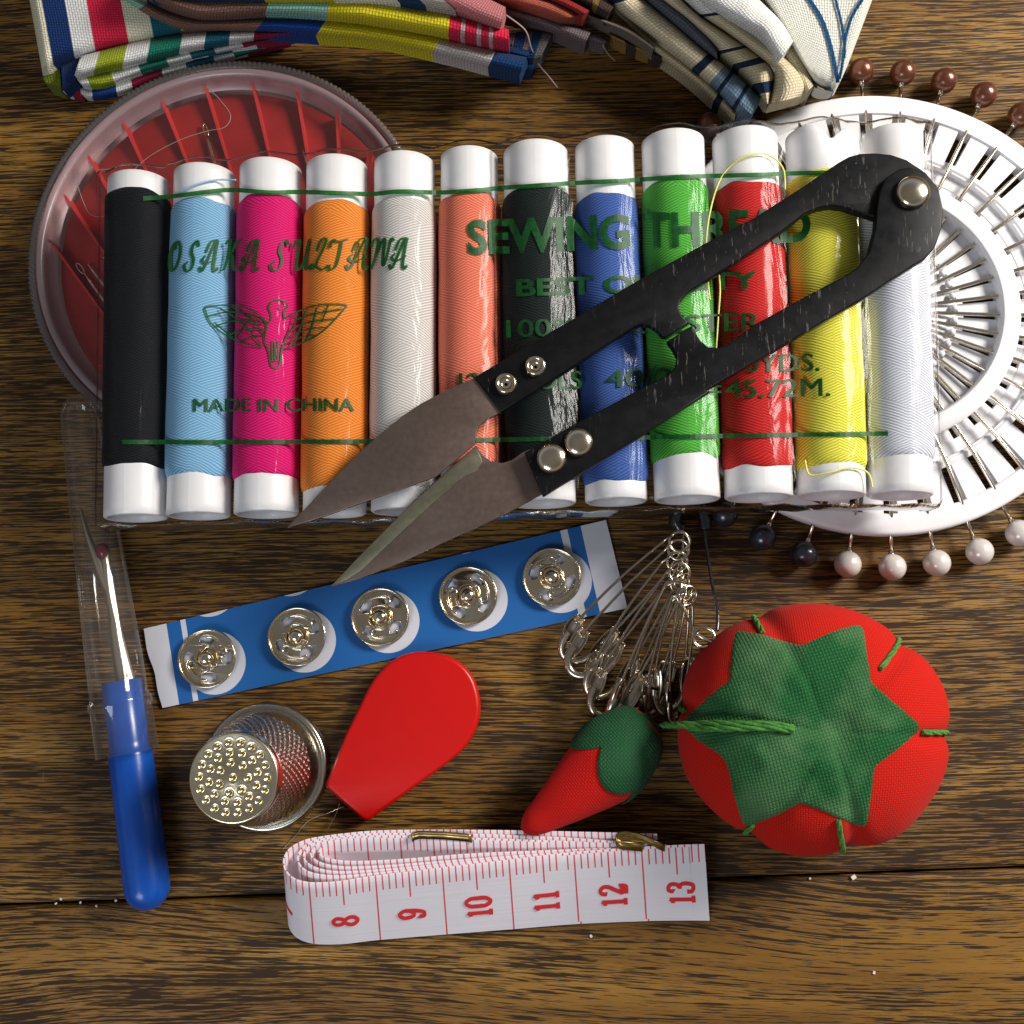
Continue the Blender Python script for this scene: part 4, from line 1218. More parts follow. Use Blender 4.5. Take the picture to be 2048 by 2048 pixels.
for j in range(31):
    row = []; ur = []
    for i in range(97):
        ang = 2 * PI * i / 96
        lobe = .30 + .15 * abs(math.sin(ang * 2.0 + .95)) ** .7
        t = -.05 + (lobe + .05) * j / 30
        pinch = 1 if j > 3 else .55 + .15 * j
        p = spt(t, ang, .035 if j < 30 else .015)
        cxp = sa + su * SL * t
        p = cxp + (p - cxp) * pinch
        row.append(p); ur.append((t * SL, i / 96 * 3.4))
    rows.append(row); uvr.append(ur)
g.grid(rows, uv=uvr); g.build('green_cap', weave((.016, .095, .035), .038, .7, .4, True, (.06, .15, .07)), straw)

# ================================================================ TAPE MEASURE
RT = lambda l: [(540 + x / 2.147, 1630 + y / 2.147) for x, y in l]
TW = Vector((.07, -1.0, -.70)); ZT = .78; US = .945
def tape_w(p, px, py):
    dy = 120 + (px - 600) / 800 * 30
    return P(px + 10, py + dy, .05) - P(px, py, ZT)
def tape_mat(name, u0, full):
    k = N(name, rough=.36, spec=.5, sss=.0)
    v = k.coord('UV'); x, y, _ = k.xyz(v)
    xx = k.math('ADD', x, u0)
    fr = k.math('FRACT', k.math('ADD', xx, 100.0))
    f10 = k.math('FRACT', k.math('ADD', k.math('MULTIPLY', xx, 10.0), 1000.5))
    tick = k.math('LESS_THAN', k.math('ABSOLUTE', k.math('SUBTRACT', f10, .5)), .11)
    small = k.math('MULTIPLY', tick, k.math('LESS_THAN', y, .30))
    half = k.math('MULTIPLY', k.math('LESS_THAN', k.math('ABSOLUTE', k.math('SUBTRACT', fr, .5)), .012), k.math('LESS_THAN', y, .52))
    line = k.math('GREATER_THAN', k.math('ABSOLUTE', k.math('SUBTRACT', fr, .5)), .488)
    m_ = k.math('MAXIMUM', k.math('MAXIMUM', small, half), line)
    blot = k.ramp(k.noise(v, 1.4, 3), ((.55, 0.0), (.75, .5)))
    rib = k.noise(k.mapping(v, scale=(.4, 16, 1)), 1, 3)
    base = k.mix(blot, (.90, .86, .90), (.92, .74, .78))
    base = k.mix(k.math('MULTIPLY', rib, .25), base, (.76, .72, .80))
    k.set('col', k.mix(k.math('MULTIPLY', m_, .92), base, (.78, .04, .06)))
    k.bump(rib, .35, .012)
    return k.m
tape = thing('tape_measure', 'folded white tape measure with red centimetre markings', 'tape measure', P(980, 1800, 0))
front = RT([(1866, 128), (1760, 131), (1590, 140), (1300, 163), (1010, 197), (735, 229), (445, 264), (300, 286), (200, 292), (150, 288), (110, 276), (80, 254), (62, 222), (60, 190), (76, 155), (110, 128), (150, 110), (200, 98), (300, 84), (450, 70), (650, 66), (800, 66), (1000, 68), (1200, 72), (1450, 78), (1662, 84)])
def tape_sheet(path, name, u0, z=ZT, wid=1.0, th=.022, mat=None, n=10, zend=None):
    px_ = spline(path, n); pts = [P(x, y, z) for x, y in px_]
    ws = [tape_w(None, x, y) * wid for x, y in px_]
    N_ = len(pts); nr = []
    for i in range(N_):
        t = (pts[min(i + 1, N_ - 1)] - pts[max(i - 1, 0)]).normalized(); nr.append(Vector((-t.y, t.x, 0)))
    L = [0]
    for a, b in zip(pts, pts[1:]): L.append(L[-1] + (b - a).length)
    nv = 8
    rows = []; uvr = []
    for sgn in (1, -1):
        for j in (range(nv + 1) if sgn == 1 else range(nv, -1, -1)):
            f = j / nv
            dr = .0 
            rows.append([p + w_ * f + q * (th / 2 * sgn) for p, q, w_ in zip(pts, nr, ws)])
            uvr.append([(l / US, 1.43 * f) for l in L])
    g = G(); g.grid(rows, closev=True, uv=uvr)
    o = g.build(name, mat, tape, smooth=40)
    return pts, L, nr, ws
# first the outer layer: find where the printed boundary lines fall
_p = [Vector(P(x, y, ZT)) for x, y in spline(front, 10)]
_x9 = P(884, 1737, ZT).x
acc = 0; ub = 0
for a, b in zip(_p, _p[1:]):
    if a.x >= _x9 >= b.x: ub = acc + (a.x - _x9) / max(a.x - b.x, 1e-6) * (b - a).length; break
    acc += (b - a).length
ub /= US
tmat = tape_mat('tape_vinyl', -(ub % 1.0), True)
pts_f, L_f, n_f, w_f = tape_sheet(front, 'tape_band', 0, mat=tmat)
inner = [
    [(1800, 138), (1590, 146), (1300, 168), (1010, 196), (735, 222), (445, 252), (300, 262), (210, 256), (150, 236), (122, 200), (124, 165), (150, 132), (200, 108), (300, 92), (450, 82), (800, 82), (1200, 96), (1500, 116), (1700, 128)],
    [(1700, 140), (1300, 166), (1010, 189), (735, 213), (500, 234), (320, 244), (230, 236), (172, 214), (146, 184), (152, 152), (185, 124), (250, 104), (350, 94), (500, 90), (800, 98), (1200, 112), (1500, 126)],
    [(1600, 142), (1300, 160), (1010, 180), (735, 201), (520, 217), (340, 224), (250, 214), (200, 196), (176, 170), (188, 143), (220, 118), (300, 102), (420, 94), (600, 92), (900, 108), (1200, 120)],
    [(1500, 142), (1200, 154), (900, 166), (735, 178), (560, 192), (380, 200), (280, 194), (225, 178), (212, 156), (228, 134), (262, 116), (340, 104), (460, 98), (620, 98), (850, 118)]]
for i, pth in enumerate(inner):
    tape_sheet(RT(pth), 'tape_band', 0, z=ZT - .006 * i - .01, wid=.95 - .03 * i, mat=tape_mat('tape_vinyl_inner', .13 * i + .3, False))
def face_pt(u, v, lift=.012):
    """a point on the outer face: u from the right end, v across, in cm"""
    u *= US
    for i in range(len(L_f) - 1):
        if L_f[i + 1] >= u:
            f = (u - L_f[i]) / (L_f[i + 1] - L_f[i]); p = pts_f[i].lerp(pts_f[i + 1], f); q = n_f[i]; W_ = w_f[i]; T_ = (pts_f[i + 1] - pts_f[i]); break
    nrm = T_.cross(W_).normalized()
    if nrm.z < 0: nrm = -nrm
    return p + W_ * (v / 1.43) + nrm * (lift * .5 + .0125)
red_print = simple('red_print', (.80, .03, .04), .45)
DG = {'0': [([(.5, .98), (.18, .8), (.14, .5), (.18, .2), (.5, .02), (.82, .2), (.86, .5), (.82, .8)], True, None)],
      '1': [([(.52, .95), (.52, .05)], False, 'thick'), ([(.25, .03), (.8, .03)], False, 'thin'), ([(.5, .95), (.38, .85), (.22, .82)], False, 'thin')],
      '2': [([(.2, .72), (.25, .9), (.5, .98), (.78, .85), (.78, .65), (.5, .38), (.18, .06)], False, None), ([(.18, .07), (.82, .07), (.86, .25)], False, 'thick')],
      '3': [([(.2, .75), (.28, .93), (.5, .98), (.76, .86), (.74, .65), (.5, .54), (.4, .53)], False, None), ([(.45, .54), (.72, .48), (.84, .28), (.7, .06), (.45, .01), (.2, .1), (.18, .26)], False, None)],
      '8': [([(.5, .98), (.22, .85), (.26, .65), (.5, .53), (.74, .65), (.78, .85)], True, None), ([(.5, .54), (.2, .38), (.16, .18), (.5, .01), (.84, .18), (.8, .38)], True, None)],
      '9': [([(.5, .98), (.2, .85), (.16, .65), (.3, .45), (.55, .43), (.78, .6), (.8, .8)], True, None), ([(.82, .7), (.78, .35), (.6, .06), (.35, .01), (.2, .1), (.24, .24)], False, None)],
      '7': [([(.15, .92), (.85, .92)], False, 'thick'), ([(.85, .9), (.5, .4), (.45, .02)], False, 'thick')]}
nst = 0
for k_, num in enumerate(('13', '12', '11', '10', '9', '8', '7')):
    uc = ub - 3.5 + k_ + 0.0
    if uc < 0: continue
    vc = .90
    w_, h_ = .235, .38
    tot = w_ * len(num); g = G()
    for ci, ch in enumerate(num):
        for pts, cl, kind in DG[ch]:
            a_, b_ = (.14, .36) if kind is None else ((.33, .33) if kind == 'thick' else (.15, .15))
            L_, R_ = stroke_quads(pts, a_, b_, 0, cl, 6)
            nst += 1
            rows = []
            for side_ in (L_, R_):
                row = []
                for (gx, gy) in side_:
                    vv = vc - (-tot / 2 + w_ * ci + gx * w_)      # glyph right -> towards the top edge
                    uu = uc + (gy - .5) * h_                       # glyph up -> towards the left
                    row.append(face_pt(max(uu, .01), vv, .004 + .0008 * (nst % 9)))
                rows.append(row)
            g.grid(rows)
    g.build('numeral', red_print, tape, smooth=False)
brass = N('aged_brass', metal=1, rough=.3); brass.set('col', brass.ramp(brass.noise(brass.coord(), 5, 3), ((.3, (.30, .20, .06)), (.7, (.62, .45, .18))))); brass = brass.m
def clip(path, z, depth):
    """brass band folded round the tape end; only its top edge stands above the layers"""
    pts = [P(x, y, z) for x, y in RT(path)]
    w = TW.normalized()
    g = G(); g.grid([pts, [p + w * depth for p in pts]], closeu=False); o = g.build('metal_end', brass, tape)
    md = o.modifiers.new('s', 'SOLIDIFY'); md.thickness = .025
    # rolled lip along the visible edge
    g = G(); g.tube(pts, .022, 8); g.build('metal_end_lip', brass, tape)
clip([(606, 90), (616, 80), (640, 74), (740, 77), (850, 86), (866, 92)], ZT + .03, .10)
clip([(1694, 131), (1640, 108), (1580, 84), (1530, 74), (1502, 77), (1488, 92), (1490, 108), (1510, 116), (1600, 124)], ZT + .06, .12)
g = G(); g.add([P(x, y, ZT + .02) for x, y in RT([(1690, 132), (1640, 110), (1580, 86), (1530, 76), (1500, 80), (1490, 95), (1492, 110), (1515, 118)])], [(0, 1, 2, 3, 4, 5, 6, 7)]); o = g.build('metal_end', brass, tape, smooth=False)
md = o.modifiers.new('s', 'SOLIDIFY'); md.thickness = .02

# ================================================================ FOLDED CLOTHS
def cloth(root, name, A, B, z0, h, cols, nv=14, z1=None, flatp=2.0, pitch=.042, cuts=None, wr=.03, worn=None, nu_=None):
    """a soft fold seen from above between two traced edges A and B (pixels); stripes = colour per column"""
    nu = nu_ or max(24, int(sum(math.dist(a, b) for a, b in zip(A, A[1:])) / 8))
    nsr = 10
    a = resample([Vector((*p, 0)) for p in spline(A, nsr)], nu + 1); b = resample([Vector((*p, 0)) for p in spline(B, nsr)], nu + 1)
    if z1 is None: z1 = z0
    rows = []; uvr = []; sd = random.uniform(0, 50)
    for j in range(nv + 1):
        c = math.cos(PI * j / nv); v = (1 - c) / 2
        prof = (1 - abs(c) ** flatp) ** (1 / flatp) if abs(c) < 1 else 0
        row = []
        for i in range(nu + 1):
            q = a[i].lerp(b[i], v); zz = z0 + (z1 - z0) * v
            p0 = P(q.x, q.y, zz + h * prof)
            w_ = noise.noise(Vector((p0.x * 1.3 + sd, p0.y * 1.3, 0))) + .5 * noise.noise(Vector((p0.x * 3.5, p0.y * 3.5, sd)))
            p = P(q.x, q.y, zz + h * prof + wr * w_ * prof)
            row.append(p)
        rows.append(row)
    U = [0]
    for p, q in zip(rows[nv // 2], rows[nv // 2][1:]): U.append(U[-1] + (q - p).length)
    for j, row in enumerate(rows):
        uvr.append([(U[i], (row[i] - rows[0][i]).length if j < 1 else uvr[-1][i][1] + (row[i] - rows[j - 1][i]).length) for i in range(nu + 1)])
    bottom = [Vector((p.x, p.y, max(p.z - .25, .01))) for p in rows[0]]; bottom2 = [Vector((p.x, p.y, max(p.z - .25, .01))) for p in rows[-1]]
    rows = [bottom] + rows + [bottom2]; uvr = [[(u, v - .25) for u, v in uvr[0]]] + uvr + [[(u, v + .25) for u, v in uvr[-1]]]
    mats = []; keys = []
    for c_, _f in cols:
        if c_ not in keys: keys.append(c_); mats.append(weave(c_, pitch, .7, .42, True, worn))
    g = G(); g.grid(rows, uv=uvr)
    g.mi = []
    for j in range(len(rows) - 1):
        for i in range(nu):
            f = (i + .5) / nu; ci = 0
            for q, (c_, ff) in enumerate(cols):
                if f <= ff: ci = keys.index(c_); break
            g.mi.append(ci)
    # close the two ends
    n0 = len(rows); nc = nu + 1
    g.f.append(tuple(r * nc for r in range(n0))); g.mi.append(0)
    g.f.append(tuple(r * nc + nu for r in reversed(range(n0)))); g.mi.append(len(mats) - 1 if False else keys.index(cols[-1][0]))
    o = g.build(name, mats, root, smooth=60)
    return o
def cols_x(spec, x0, x1):
    return [(c, (x - x0) / (x1 - x0)) for c, x in spec]
CREAM, NAVY, WHITE, RED, TEAL = (.88, .83, .62), (.008, .035, .15), (.90, .88, .84), (.75, .02, .07), (.01, .13, .19)
LIME, GREEN, CRIM, BLUE = (.36, .44, .02), (.01, .20, .13), (.30, .008, .05), (.008, .05, .27)
Ra = lambda l: [(60 + x / 3.45, y / 3.45) for x, y in l]
st = thing('folded_cloth', 'folded cotton cloth with navy, red, lime and teal stripes on white, upper left', 'cloth', P(250, 60, 0), 'folded fabric pieces')
# folds under the top panel, lowest first
cloth(st, 'fold', Ra([(345, 590), (420, 605), (560, 580), (700, 530), (860, 470), (1000, 430), (1250, 372), (1500, 325), (1720, 272)]), Ra([(352, 660), (420, 686), (600, 655), (720, 612), (920, 530), (1080, 488), (1400, 405), (1600, 345), (1740, 285)]), .06, .28,
      cols_x([(WHITE, 420), (BLUE, 590), (WHITE, 712), (CRIM, 915), (WHITE, 1080), (TEAL, 1250), (WHITE, 1410), (GREEN, 1590), (WHITE, 1720)], 350, 1720), wr=.02)
cloth(st, 'fold', Ra([(330, 530), (480, 492), (660, 462), (840, 412), (1040, 362), (1300, 312), (1560, 272), (1760, 238)]), Ra([(365, 600), (480, 605), (560, 585), (700, 530), (860, 475), (1100, 415), (1300, 368), (1560, 312), (1780, 262)]), .34, .28,
      cols_x([(WHITE, 400), (LIME, 575), (WHITE, 755), (GREEN, 950), (WHITE, 1110), (TEAL, 1290), (WHITE, 1470), (CRIM, 1770)], 345, 1770), wr=.02)
cloth(st, 'fold', Ra([(350, 386), (500, 345), (680, 298), (850, 262), (1040, 232), (1300, 205), (1600, 205), (1800, 215)]), Ra([(305, 525), (340, 540), (480, 494), (660, 462), (840, 412), (1040, 362), (1300, 312), (1560, 272), (1800, 240)]), .60, .34,
      cols_x([(WHITE, 460), (LIME, 660), (WHITE, 832), (GREEN, 1030), (WHITE, 1200), (TEAL, 1390), (WHITE, 1560), (CRIM, 1800)], 315, 1800), wr=.02)
cloth(st, 'fold', Ra([(215, 455), (330, 395)]), Ra([(225, 620), (315, 560)]), .5, .25, [(NAVY, 1)], wr=.02)
cloth(st, 'fold', Ra([(85, 530), (205, 455)]), Ra([(125, 600), (215, 630)]), .3, .3, [((.16, .20, .01), 1)], wr=.02)
cloth(st, 'fold', Ra([(205, 560), (260, 600), (300, 570)]), Ra([(225, 640), (280, 670), (305, 665)]), .08, .22, [(WHITE, 1)], wr=.02)
cloth(st, 'fold', Ra([(280, 560), (350, 560)]), Ra([(300, 672), (372, 690)]), .10, .2, [(CRIM, 1)], wr=.02)
topx = [61, 85, 132, 174, 240, 292, 356, 400, 440]
topA = [(x - 200 * .19, -200) for x in topx]
topB = [(86, 152), (107, 129), (149, 114), (191, 101), (258, 87), (308, 77), (364, 68), (408, 61), (446, 56)]
# one column per stripe so the colours follow the weave
fr = [0]
for a, b in zip(topB, topB[1:]): fr.append(fr[-1] + math.dist(a, b))
T_ = fr[-1]; tcols = [CREAM, NAVY, WHITE, RED, CREAM, TEAL, WHITE, TEAL]
def panel(root, name, A, B, z0, h, cols, z1, lip, pitch=.042, wr=.03, down=.5, under=None):
    """top cloth layer: columns A->B with a rounded lip along B"""
    rows = []; n = 26; sub = 10
    cc_ = []
    mid = []
    for k in range(len(A) - 1):
        for s_ in range(sub):
            f = s_ / sub
            mid.append((tuple(a + (b - a) * f for a, b in zip(A[k], A[k + 1])), tuple(a + (b - a) * f for a, b in zip(B[k], B[k + 1]))))
            cc_.append(k)
    mid.append((A[-1], B[-1]))
    for j in range(n + 1):
        f = j / n; row = []
        for a, b in mid:
            x, y = a[0] + (b[0] - a[0]) * f, a[1] + (b[1] - a[1]) * f
            z = z0 + (z1 - z0) * f
            pz = P(x, y, z)
            z += wr * (noise.noise(Vector((pz.x * 1.1, pz.y * 1.1, 2))) + .4 * noise.noise(Vector((pz.x * 3, pz.y * 3, 2))))
            e_ = max(0, (f - (1 - lip)) / lip)
            z -= down * (1 - math.sqrt(max(0, 1 - e_ ** 2)))
            i_ = len(row); g_ = min(i_, len(mid) - 1 - i_) / 7
            if g_ < 1: z -= down * (1 - math.sqrt(max(0, 1 - (1 - g_) ** 2)))
            row.append(P(x, y, z))
        rows.append(row)
    rows.append([Vector((p.x, p.y, max(p.z - .3, .01))) for p in rows[-1]])
    rows = [[Vector((r[0].x, r[0].y, max(r[0].z - .8, .01)))] + r + [Vector((r[-1].x, r[-1].y, max(r[-1].z - .8, .01)))] for r in rows]
    cc_ = [cc_[0]] + cc_ + [cc_[-1]]
    U = [0]
    for p, q in zip(rows[n // 2], rows[n // 2][1:]): U.append(U[-1] + (q - p).length)
    uvr = []
    for j, r in enumerate(rows):
        uvr.append([(U[i], 0 if j == 0 else uvr[-1][i][1] + (r[i] - rows[j - 1][i]).length) for i in range(len(r))])
    keys = list(dict.fromkeys(cols)); g = G(); g.grid(rows, uv=uvr)
    g.mi = [keys.index(cols[cc_[i]]) for j in range(len(rows) - 1) for i in range(len(rows[0]) - 1)]
    return g.build(name, [weave(c, pitch, .7, .42) for c in keys], root, smooth=60)
panel(st, 'top_panel', topA, topB, 1.05, 0, tcols, .98, .14, down=.35)

# brown, aqua and yellow patterned cloth
Rb = lambda l: [(x / 1.887, y / 1.887) for x, y in l]
BROWN, AQUA, YEL, GREY, DBLUE = (.24, .13, .095), (.30, .60, .47), (.70, .60, .018), (.55, .50, .48), (.006, .04, .13)
pc = thing('folded_cloth', 'folded cloth printed in brown, aqua, blue and yellow blocks, top centre', 'cloth', P(700, 30, 0), 'folded fabric pieces')
cloth(pc, 'fold', Rb([(430, -60), (500, -20), (565, 10), (650, 45), (760, 68), (880, 66), (1000, 64), (1230, 70), (1500, 108), (1700, 150), (1890, 195), (1990, 215)]), Rb([(390, -50), (470, 5), (540, 52), (610, 88), (690, 112), (850, 117), (1010, 121), (1225, 138), (1420, 155), (1660, 208), (1870, 262), (1960, 285)]), .80, .34,
      cols_x([(AQUA, 545), (BROWN, 1000), (BLUE, 1225), (YEL, 1655), (GREY, 1868), (DBLUE, 1990)], 400, 1985), wr=.03, pitch=.05)
cloth(pc, 'fold', Rb([(560, -70), (640, -30), (760, -8), (900, -14), (1020, -10), (1250, -12), (1480, 8), (1700, 52), (1920, 110)]), Rb([(540, -20), (600, 15), (700, 52), (770, 68), (900, 62), (1020, 52), (1250, 68), (1480, 98), (1700, 135), (1920, 172)]), 1.12, .34,
      cols_x([(BROWN, 1020), (AQUA, 1240), (YEL, 1700), (RED, 1740), (GREY, 1758), (RED, 1800), (GREY, 1820), (RED, 1850), (GREY, 1870), (RED, 1925)], 545, 1925), wr=.03, pitch=.05)
cloth(pc, 'fold', Rb([(520, -120), (900, -110), (1300, -110), (1600, -70)]), Rb([(560, -20), (900, 4), (1300, 6), (1560, 16), (1720, 40)]), 1.45, .25,
      [(DBLUE, .38), (YEL, .6), (WHITE, .82), (DBLUE, .9), (GREY, 1)], wr=.02, pitch=.05)
cloth(pc, 'fold_under', Rb([(1560, 130), (1720, 150), (1890, 165), (2000, 190)]), Rb([(1560, 150), (1720, 175), (1880, 198), (1990, 225)]), .7, .2, [(YEL, .7), (DBLUE, 1)], wr=.02)
R6 = lambda l: [(560 + x / 3.45, y / 3.45) for x, y in l]
cloth(pc, 'fold_end', R6([(1560, 235), (1700, 215), (1880, 225)]), R6([(1560, 330), (1680, 420), (1800, 400)]), .62, .18, [((.14, .14, .13), .2), (DBLUE, .45), ((.14, .14, .13), .6), (DBLUE, .8), ((.14, .14, .13), 1)], wr=.03)
cloth(pc, 'fold_end', R6([(1490, 365), (1620, 375), (1780, 390)]), R6([(1470, 470), (1600, 520), (1740, 515)]), .12, .4, [(DBLUE, 1)], wr=.03)
pk = thing('folded_cloth', 'small piece of plain pink cloth with a cut end on the patterned stack', 'cloth', P(930, 20, 1), 'folded fabric pieces')
cloth(pk, 'fold', R6([(1150, -140), (1330, -60), (1556, 48)]), R6([(850, -40), (1060, 20), (1290, 115), (1520, 205)]), 1.35, .30, [((.58, .20, .21), 1)], wr=.02)
mv = thing('folded_cloth', 'dull mauve cloth edge with cut ends in the shade behind the pink piece', 'cloth', P(1100, 40, 0), 'folded fabric pieces')
R9 = lambda l: [(1080 + x / 2.841, y / 2.841) for x, y in l]
MAU, ORG_, DK = (.16, .12, .13), (.42, .10, .06), (.05, .03, .025)
cloth(mv, 'fold', R9([(-330, -20), (-120, 50), (20, 85), (290, 178)]), R9([(-330, 60), (-120, 110), (0, 150), (250, 262)]), .7, .3, [(MAU, 1)], wr=.03)
cloth(mv, 'fold', R9([(280, 175), (385, 222)]), R9([(255, 225), (365, 256)]), .55, .18, [(MAU, 1)], wr=.02)
cloth(mv, 'fold', R9([(150, 30), (330, 100), (500, 160), (650, 265)]), R9([(270, 95), (430, 160), (560, 235), (640, 290)]), .8, .25, [((.20, .16, .13), 1)], wr=.03)
cloth(mv, 'fold', R9([(390, 180), (470, 215), (560, 260), (690, 320)]), R9([(410, 220), (480, 255), (570, 295), (690, 335)]), .5, .18, [((.30, .17, .03), .3), (DK, .5), ((.30, .17, .03), .75), (DK, 1)], wr=.05)
og = thing('folded_cloth', 'rust orange and red cloth edges at the top, left of the cream cloth', 'cloth', P(1100, 10, 0), 'folded fabric pieces')
cloth(og, 'fold', R9([(-300, -60), (-60, -30), (130, 20), (235, 85)]), R9([(-300, -10), (-100, 40), (30, 85), (110, 110)]), 1.05, .3, [(ORG_, 1)], wr=.04)
cloth(og, 'fold', R9([(-100, -100), (120, -20), (280, 60)]), R9([(-60, -40), (120, 30), (240, 95)]), 1.15, .25, [((.30, .02, .02), 1)], wr=.04)
cloth(og, 'fold', R9([(20, -140), (240, -60), (420, 40)]), R9([(80, -60), (240, 20), (380, 95)]), 1.0, .25, [(DK, .3), ((.30, .17, .03), .45), (DK, .7), ((.2, .12, .03), .8), (DK, 1)], wr=.04)

# cream cloths
TAN, TAN2, GB, LINE, OFF = (.72, .62, .42), (.62, .53, .34), (.17, .26, .36), (.006, .022, .055), (.90, .88, .83)
cr = thing('folded_cloth', 'cream cloth with grey-blue and dark blue lines, ending in a point above the red spool', 'cloth', P(1400, 100, 0), 'folded fabric pieces')
cloth(cr, 'fold', R9([(200, -140), (340, 0), (500, 160), (640, 300), (830, 440), (1000, 590), (1100, 690)]), R9([(330, -120), (440, 40), (600, 180), (740, 280), (880, 390), (1010, 500), (1120, 620)]), .30, .42, [(TAN2, .86), (LINE, .9), (TAN2, 1)], wr=.03, pitch=.05)
cloth(cr, 'fold', R9([(430, -170), (600, 0), (760, 130), (900, 250), (1010, 340), (1150, 455), (1255, 555)]), R9([(250, -150), (430, 45), (600, 180), (740, 290), (870, 390), (1000, 500), (1120, 640), (1170, 712)]), .72, .45,
      [(TAN, .14), (LINE, .16), (TAN, .175), (LINE, .19), (TAN, .655), (LINE, .68), (TAN, .75), (GB, .80), (LINE, .815), (GB, .905), (LINE, .925), (GB, 1)], wr=.03, pitch=.05, flatp=2.4)
cloth(cr, 'fold', R9([(560, -150), (700, -20), (880, 120), (1000, 270)]), R9([(450, -150), (620, 10), (780, 150), (920, 270), (1010, 340)]), .95, .28, [((.10, .11, .14), 1)], wr=.03, pitch=.05)  # shadow-grey band, shade between the cream folds put into the cloth colour
cloth(cr, 'fold', R9([(680, -160), (860, 50), (1060, 190), (1260, 320), (1330, 400), (1320, 500), (1300, 590)]), R9([(540, -140), (690, 0), (820, 100), (960, 230), (1040, 320), (1160, 415), (1240, 520), (1285, 590)]), .92, .42,
      [(TAN, .60), (LINE, .63), (TAN2, .72), (LINE, .75), (TAN2, .88), (LINE, .93), (TAN2, 1)], wr=.03, pitch=.05)
cloth(cr, 'fold', R9([(820, -160), (1000, 20), (1240, 210), (1420, 340), (1520, 470), (1490, 545)]), R9([(680, -150), (880, 60), (1080, 200), (1240, 320), (1330, 420), (1300, 596)]), 1.02, .42,
      [(OFF, .3), (LINE, .33), (TAN, .74), (TAN2, .8), (TAN, 1)], wr=.04, pitch=.05)
fw = thing('folded_cloth', 'off-white cloth strip with frayed end and dark marks on the cream stack', 'cloth', P(1480, 60, 1), 'folded fabric pieces')
cloth(fw, 'fold', R9([(1080, -160), (1260, 10), (1370, 120), (1440, 235)]), R9([(760, -120), (920, 10), (1090, 110), (1250, 200), (1350, 360)]), 1.45, .36, [(OFF, 1)], wr=.05, flatp=2.6)
g = G()
def blotch(px, py, w, h, z, m=None):
    pts = [P(px + w * math.cos(t) * (1 + .25 * math.sin(3 * t)), py + h * math.sin(t), z) for t in [2 * PI * i / 14 for i in range(14)]]
    g.add([P(px, py, z + .01)] + pts, [(0, i + 1, (i + 1) % 14 + 1) for i in range(14)])
cloth(fw, 'fold', R9([(1440, 235), (1500, 300), (1550, 350)]), R9([(1370, 330), (1420, 370), (1500, 460)]), .9, .3, [(OFF, 1)], wr=.05)
cl = thing('folded_cloth', 'bright cream cloth with thin blue leaf lines, folded to a point over the pins', 'cloth', P(1650, 60, 1), 'folded fabric pieces')
CRM = (.92, .89, .77)
cloth(cl, 'fold', R9([(1400, 180), (1500, 330), (1560, 480)]), R9([(1330, 220), (1400, 380), (1500, 540)]), 1.0, .3, [(TAN2, 1)], wr=.04)
pA_ = [(1080 + x / 2.841, -180) for x in (960, 1100, 1250, 1420, 1600, 1780, 1950, 2080)]
pB_ = R9([(1560, 470), (1575, 488), (1600, 500), (1630, 505), (1655, 503), (1680, 494), (1700, 476), (1745, 380)])
panel(cl, 'top_panel', pA_, pB_, 1.9, 0, [CRM] * 7, 1.35, .12, wr=.04, down=.3)
cloth(cl, 'fold_under', R9([(1555, 400), (1570, 470), (1600, 500), (1660, 512)]), R9([(1530, 440), (1556, 492), (1600, 510), (1670, 520)]), .9, .3, [(LINE, .45), (TAN2, .7), (LINE, 1)], wr=.02)
def panel_z(px, py):
    f = (py + 180) / (497 / 2.841 + 180)
    return 1.9 + (1.35 - 1.9) * max(0, min(1, f))
g = G(); nst = 0
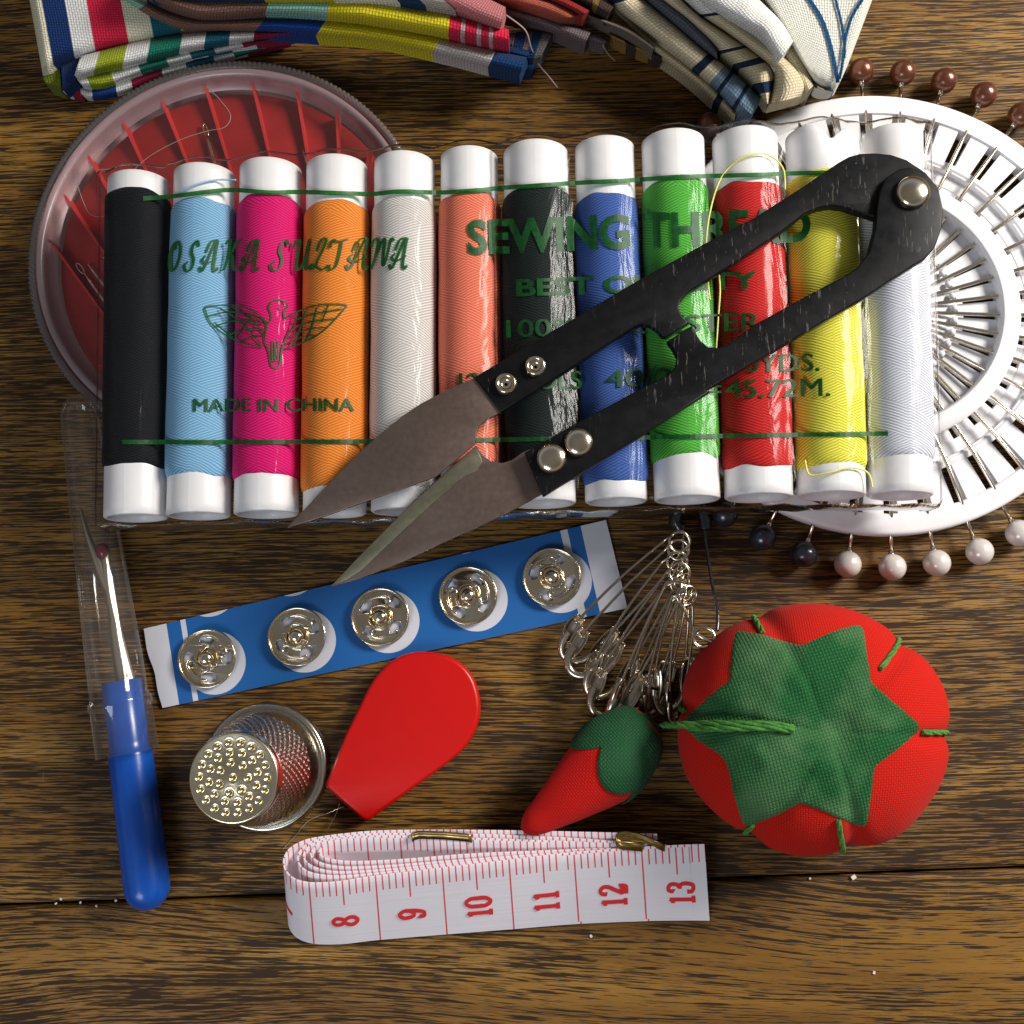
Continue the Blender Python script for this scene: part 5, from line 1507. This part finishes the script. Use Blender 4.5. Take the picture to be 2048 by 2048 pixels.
for pts, w in (([(1430, -170), (1520, -20), (1600, 110), (1650, 260), (1684, 420), (1692, 470)], 8), ([(1640, -160), (1680, 0), (1712, 130), (1730, 260), (1728, 330)], 5.5), ([(1960, -200), (1830, 0), (1770, 100), (1735, 220), (1718, 360), (1700, 450)], 6)):
    L_, R_ = stroke_quads(R9(pts), w, w, 0, False, 8)
    def lay(q):
        z = panel_z(*q)
        pz = P(q[0], q[1], z)
        z += .04 * (noise.noise(Vector((pz.x * 1.1, pz.y * 1.1, 2))) + .4 * noise.noise(Vector((pz.x * 3, pz.y * 3, 2))))
        e_ = max(0, ((q[1] + 180) / (497 / 2.841 + 180) - .88) / .12)
        z -= .3 * (1 - math.sqrt(max(0, 1 - min(e_, 1) ** 2)))
        return P(q[0], q[1], z + .02 + .002 * nst)
    nst += 1
    g.grid([[lay(q) for q in L_], [lay(q) for q in R_]])
g.build('printed_line', weave((.01, .08, .20), .042, .6, .4), cl)
g = G()
for x, y, w, h in ((1020, 65, 14, 12), (1050, 95, 10, 9), (1275, 205, 13, 7), (1300, 195, 9, 5)):
    q = R9([(x, y)])[0]; blotch(q[0], q[1], w, h, 1.86)
# strands that have worked loose
strand = simple('loose_strand', (.40, .30, .26), .8)
for pts, lab in (([(1012, 30, 1.4), (1050, 60, 1.2), (1062, 95, .9), (1075, 125, .5), (1095, 150, .3), (1115, 175, .1)], 'long pale thread hanging from the pink cloth over the wood'),
                 ([(1206, 90, .7), (1214, 105, .5), (1230, 122, .2)], 'short thread hanging from the mauve cloth end')):
    g = G(); g.tube([P(*p) for p in spline(pts, 8)], .011, 6); tag(g.build('loose_thread', strand), lab, 'thread')
# crumbs in the table groove
crumb = simple('white_crumb', (.75, .70, .65), .7)
for k_, (x, y, s_) in enumerate(((1707, 1754, .034), (1620, 1757, .015), (122, 1798, .018), (112, 1807, .015), (161, 1805, .015), (193, 1812, .016), (232, 1801, .018), (1748, 1945, .02), (1182, 1872, .02))):
    g = G(); c = P(x, y, s_ * .5); g.box(c, (s_ * 2, s_ * 1.6, s_), rot=.6 + k_)
    o = g.build('crumb', crumb, None, smooth=False)
    tag(o, 'largest white crumb in the table groove below the tomato' if k_ == 0 else 'tiny white speck of lint on the oak table', 'crumb', None if k_ == 0 else 'specks on the table')
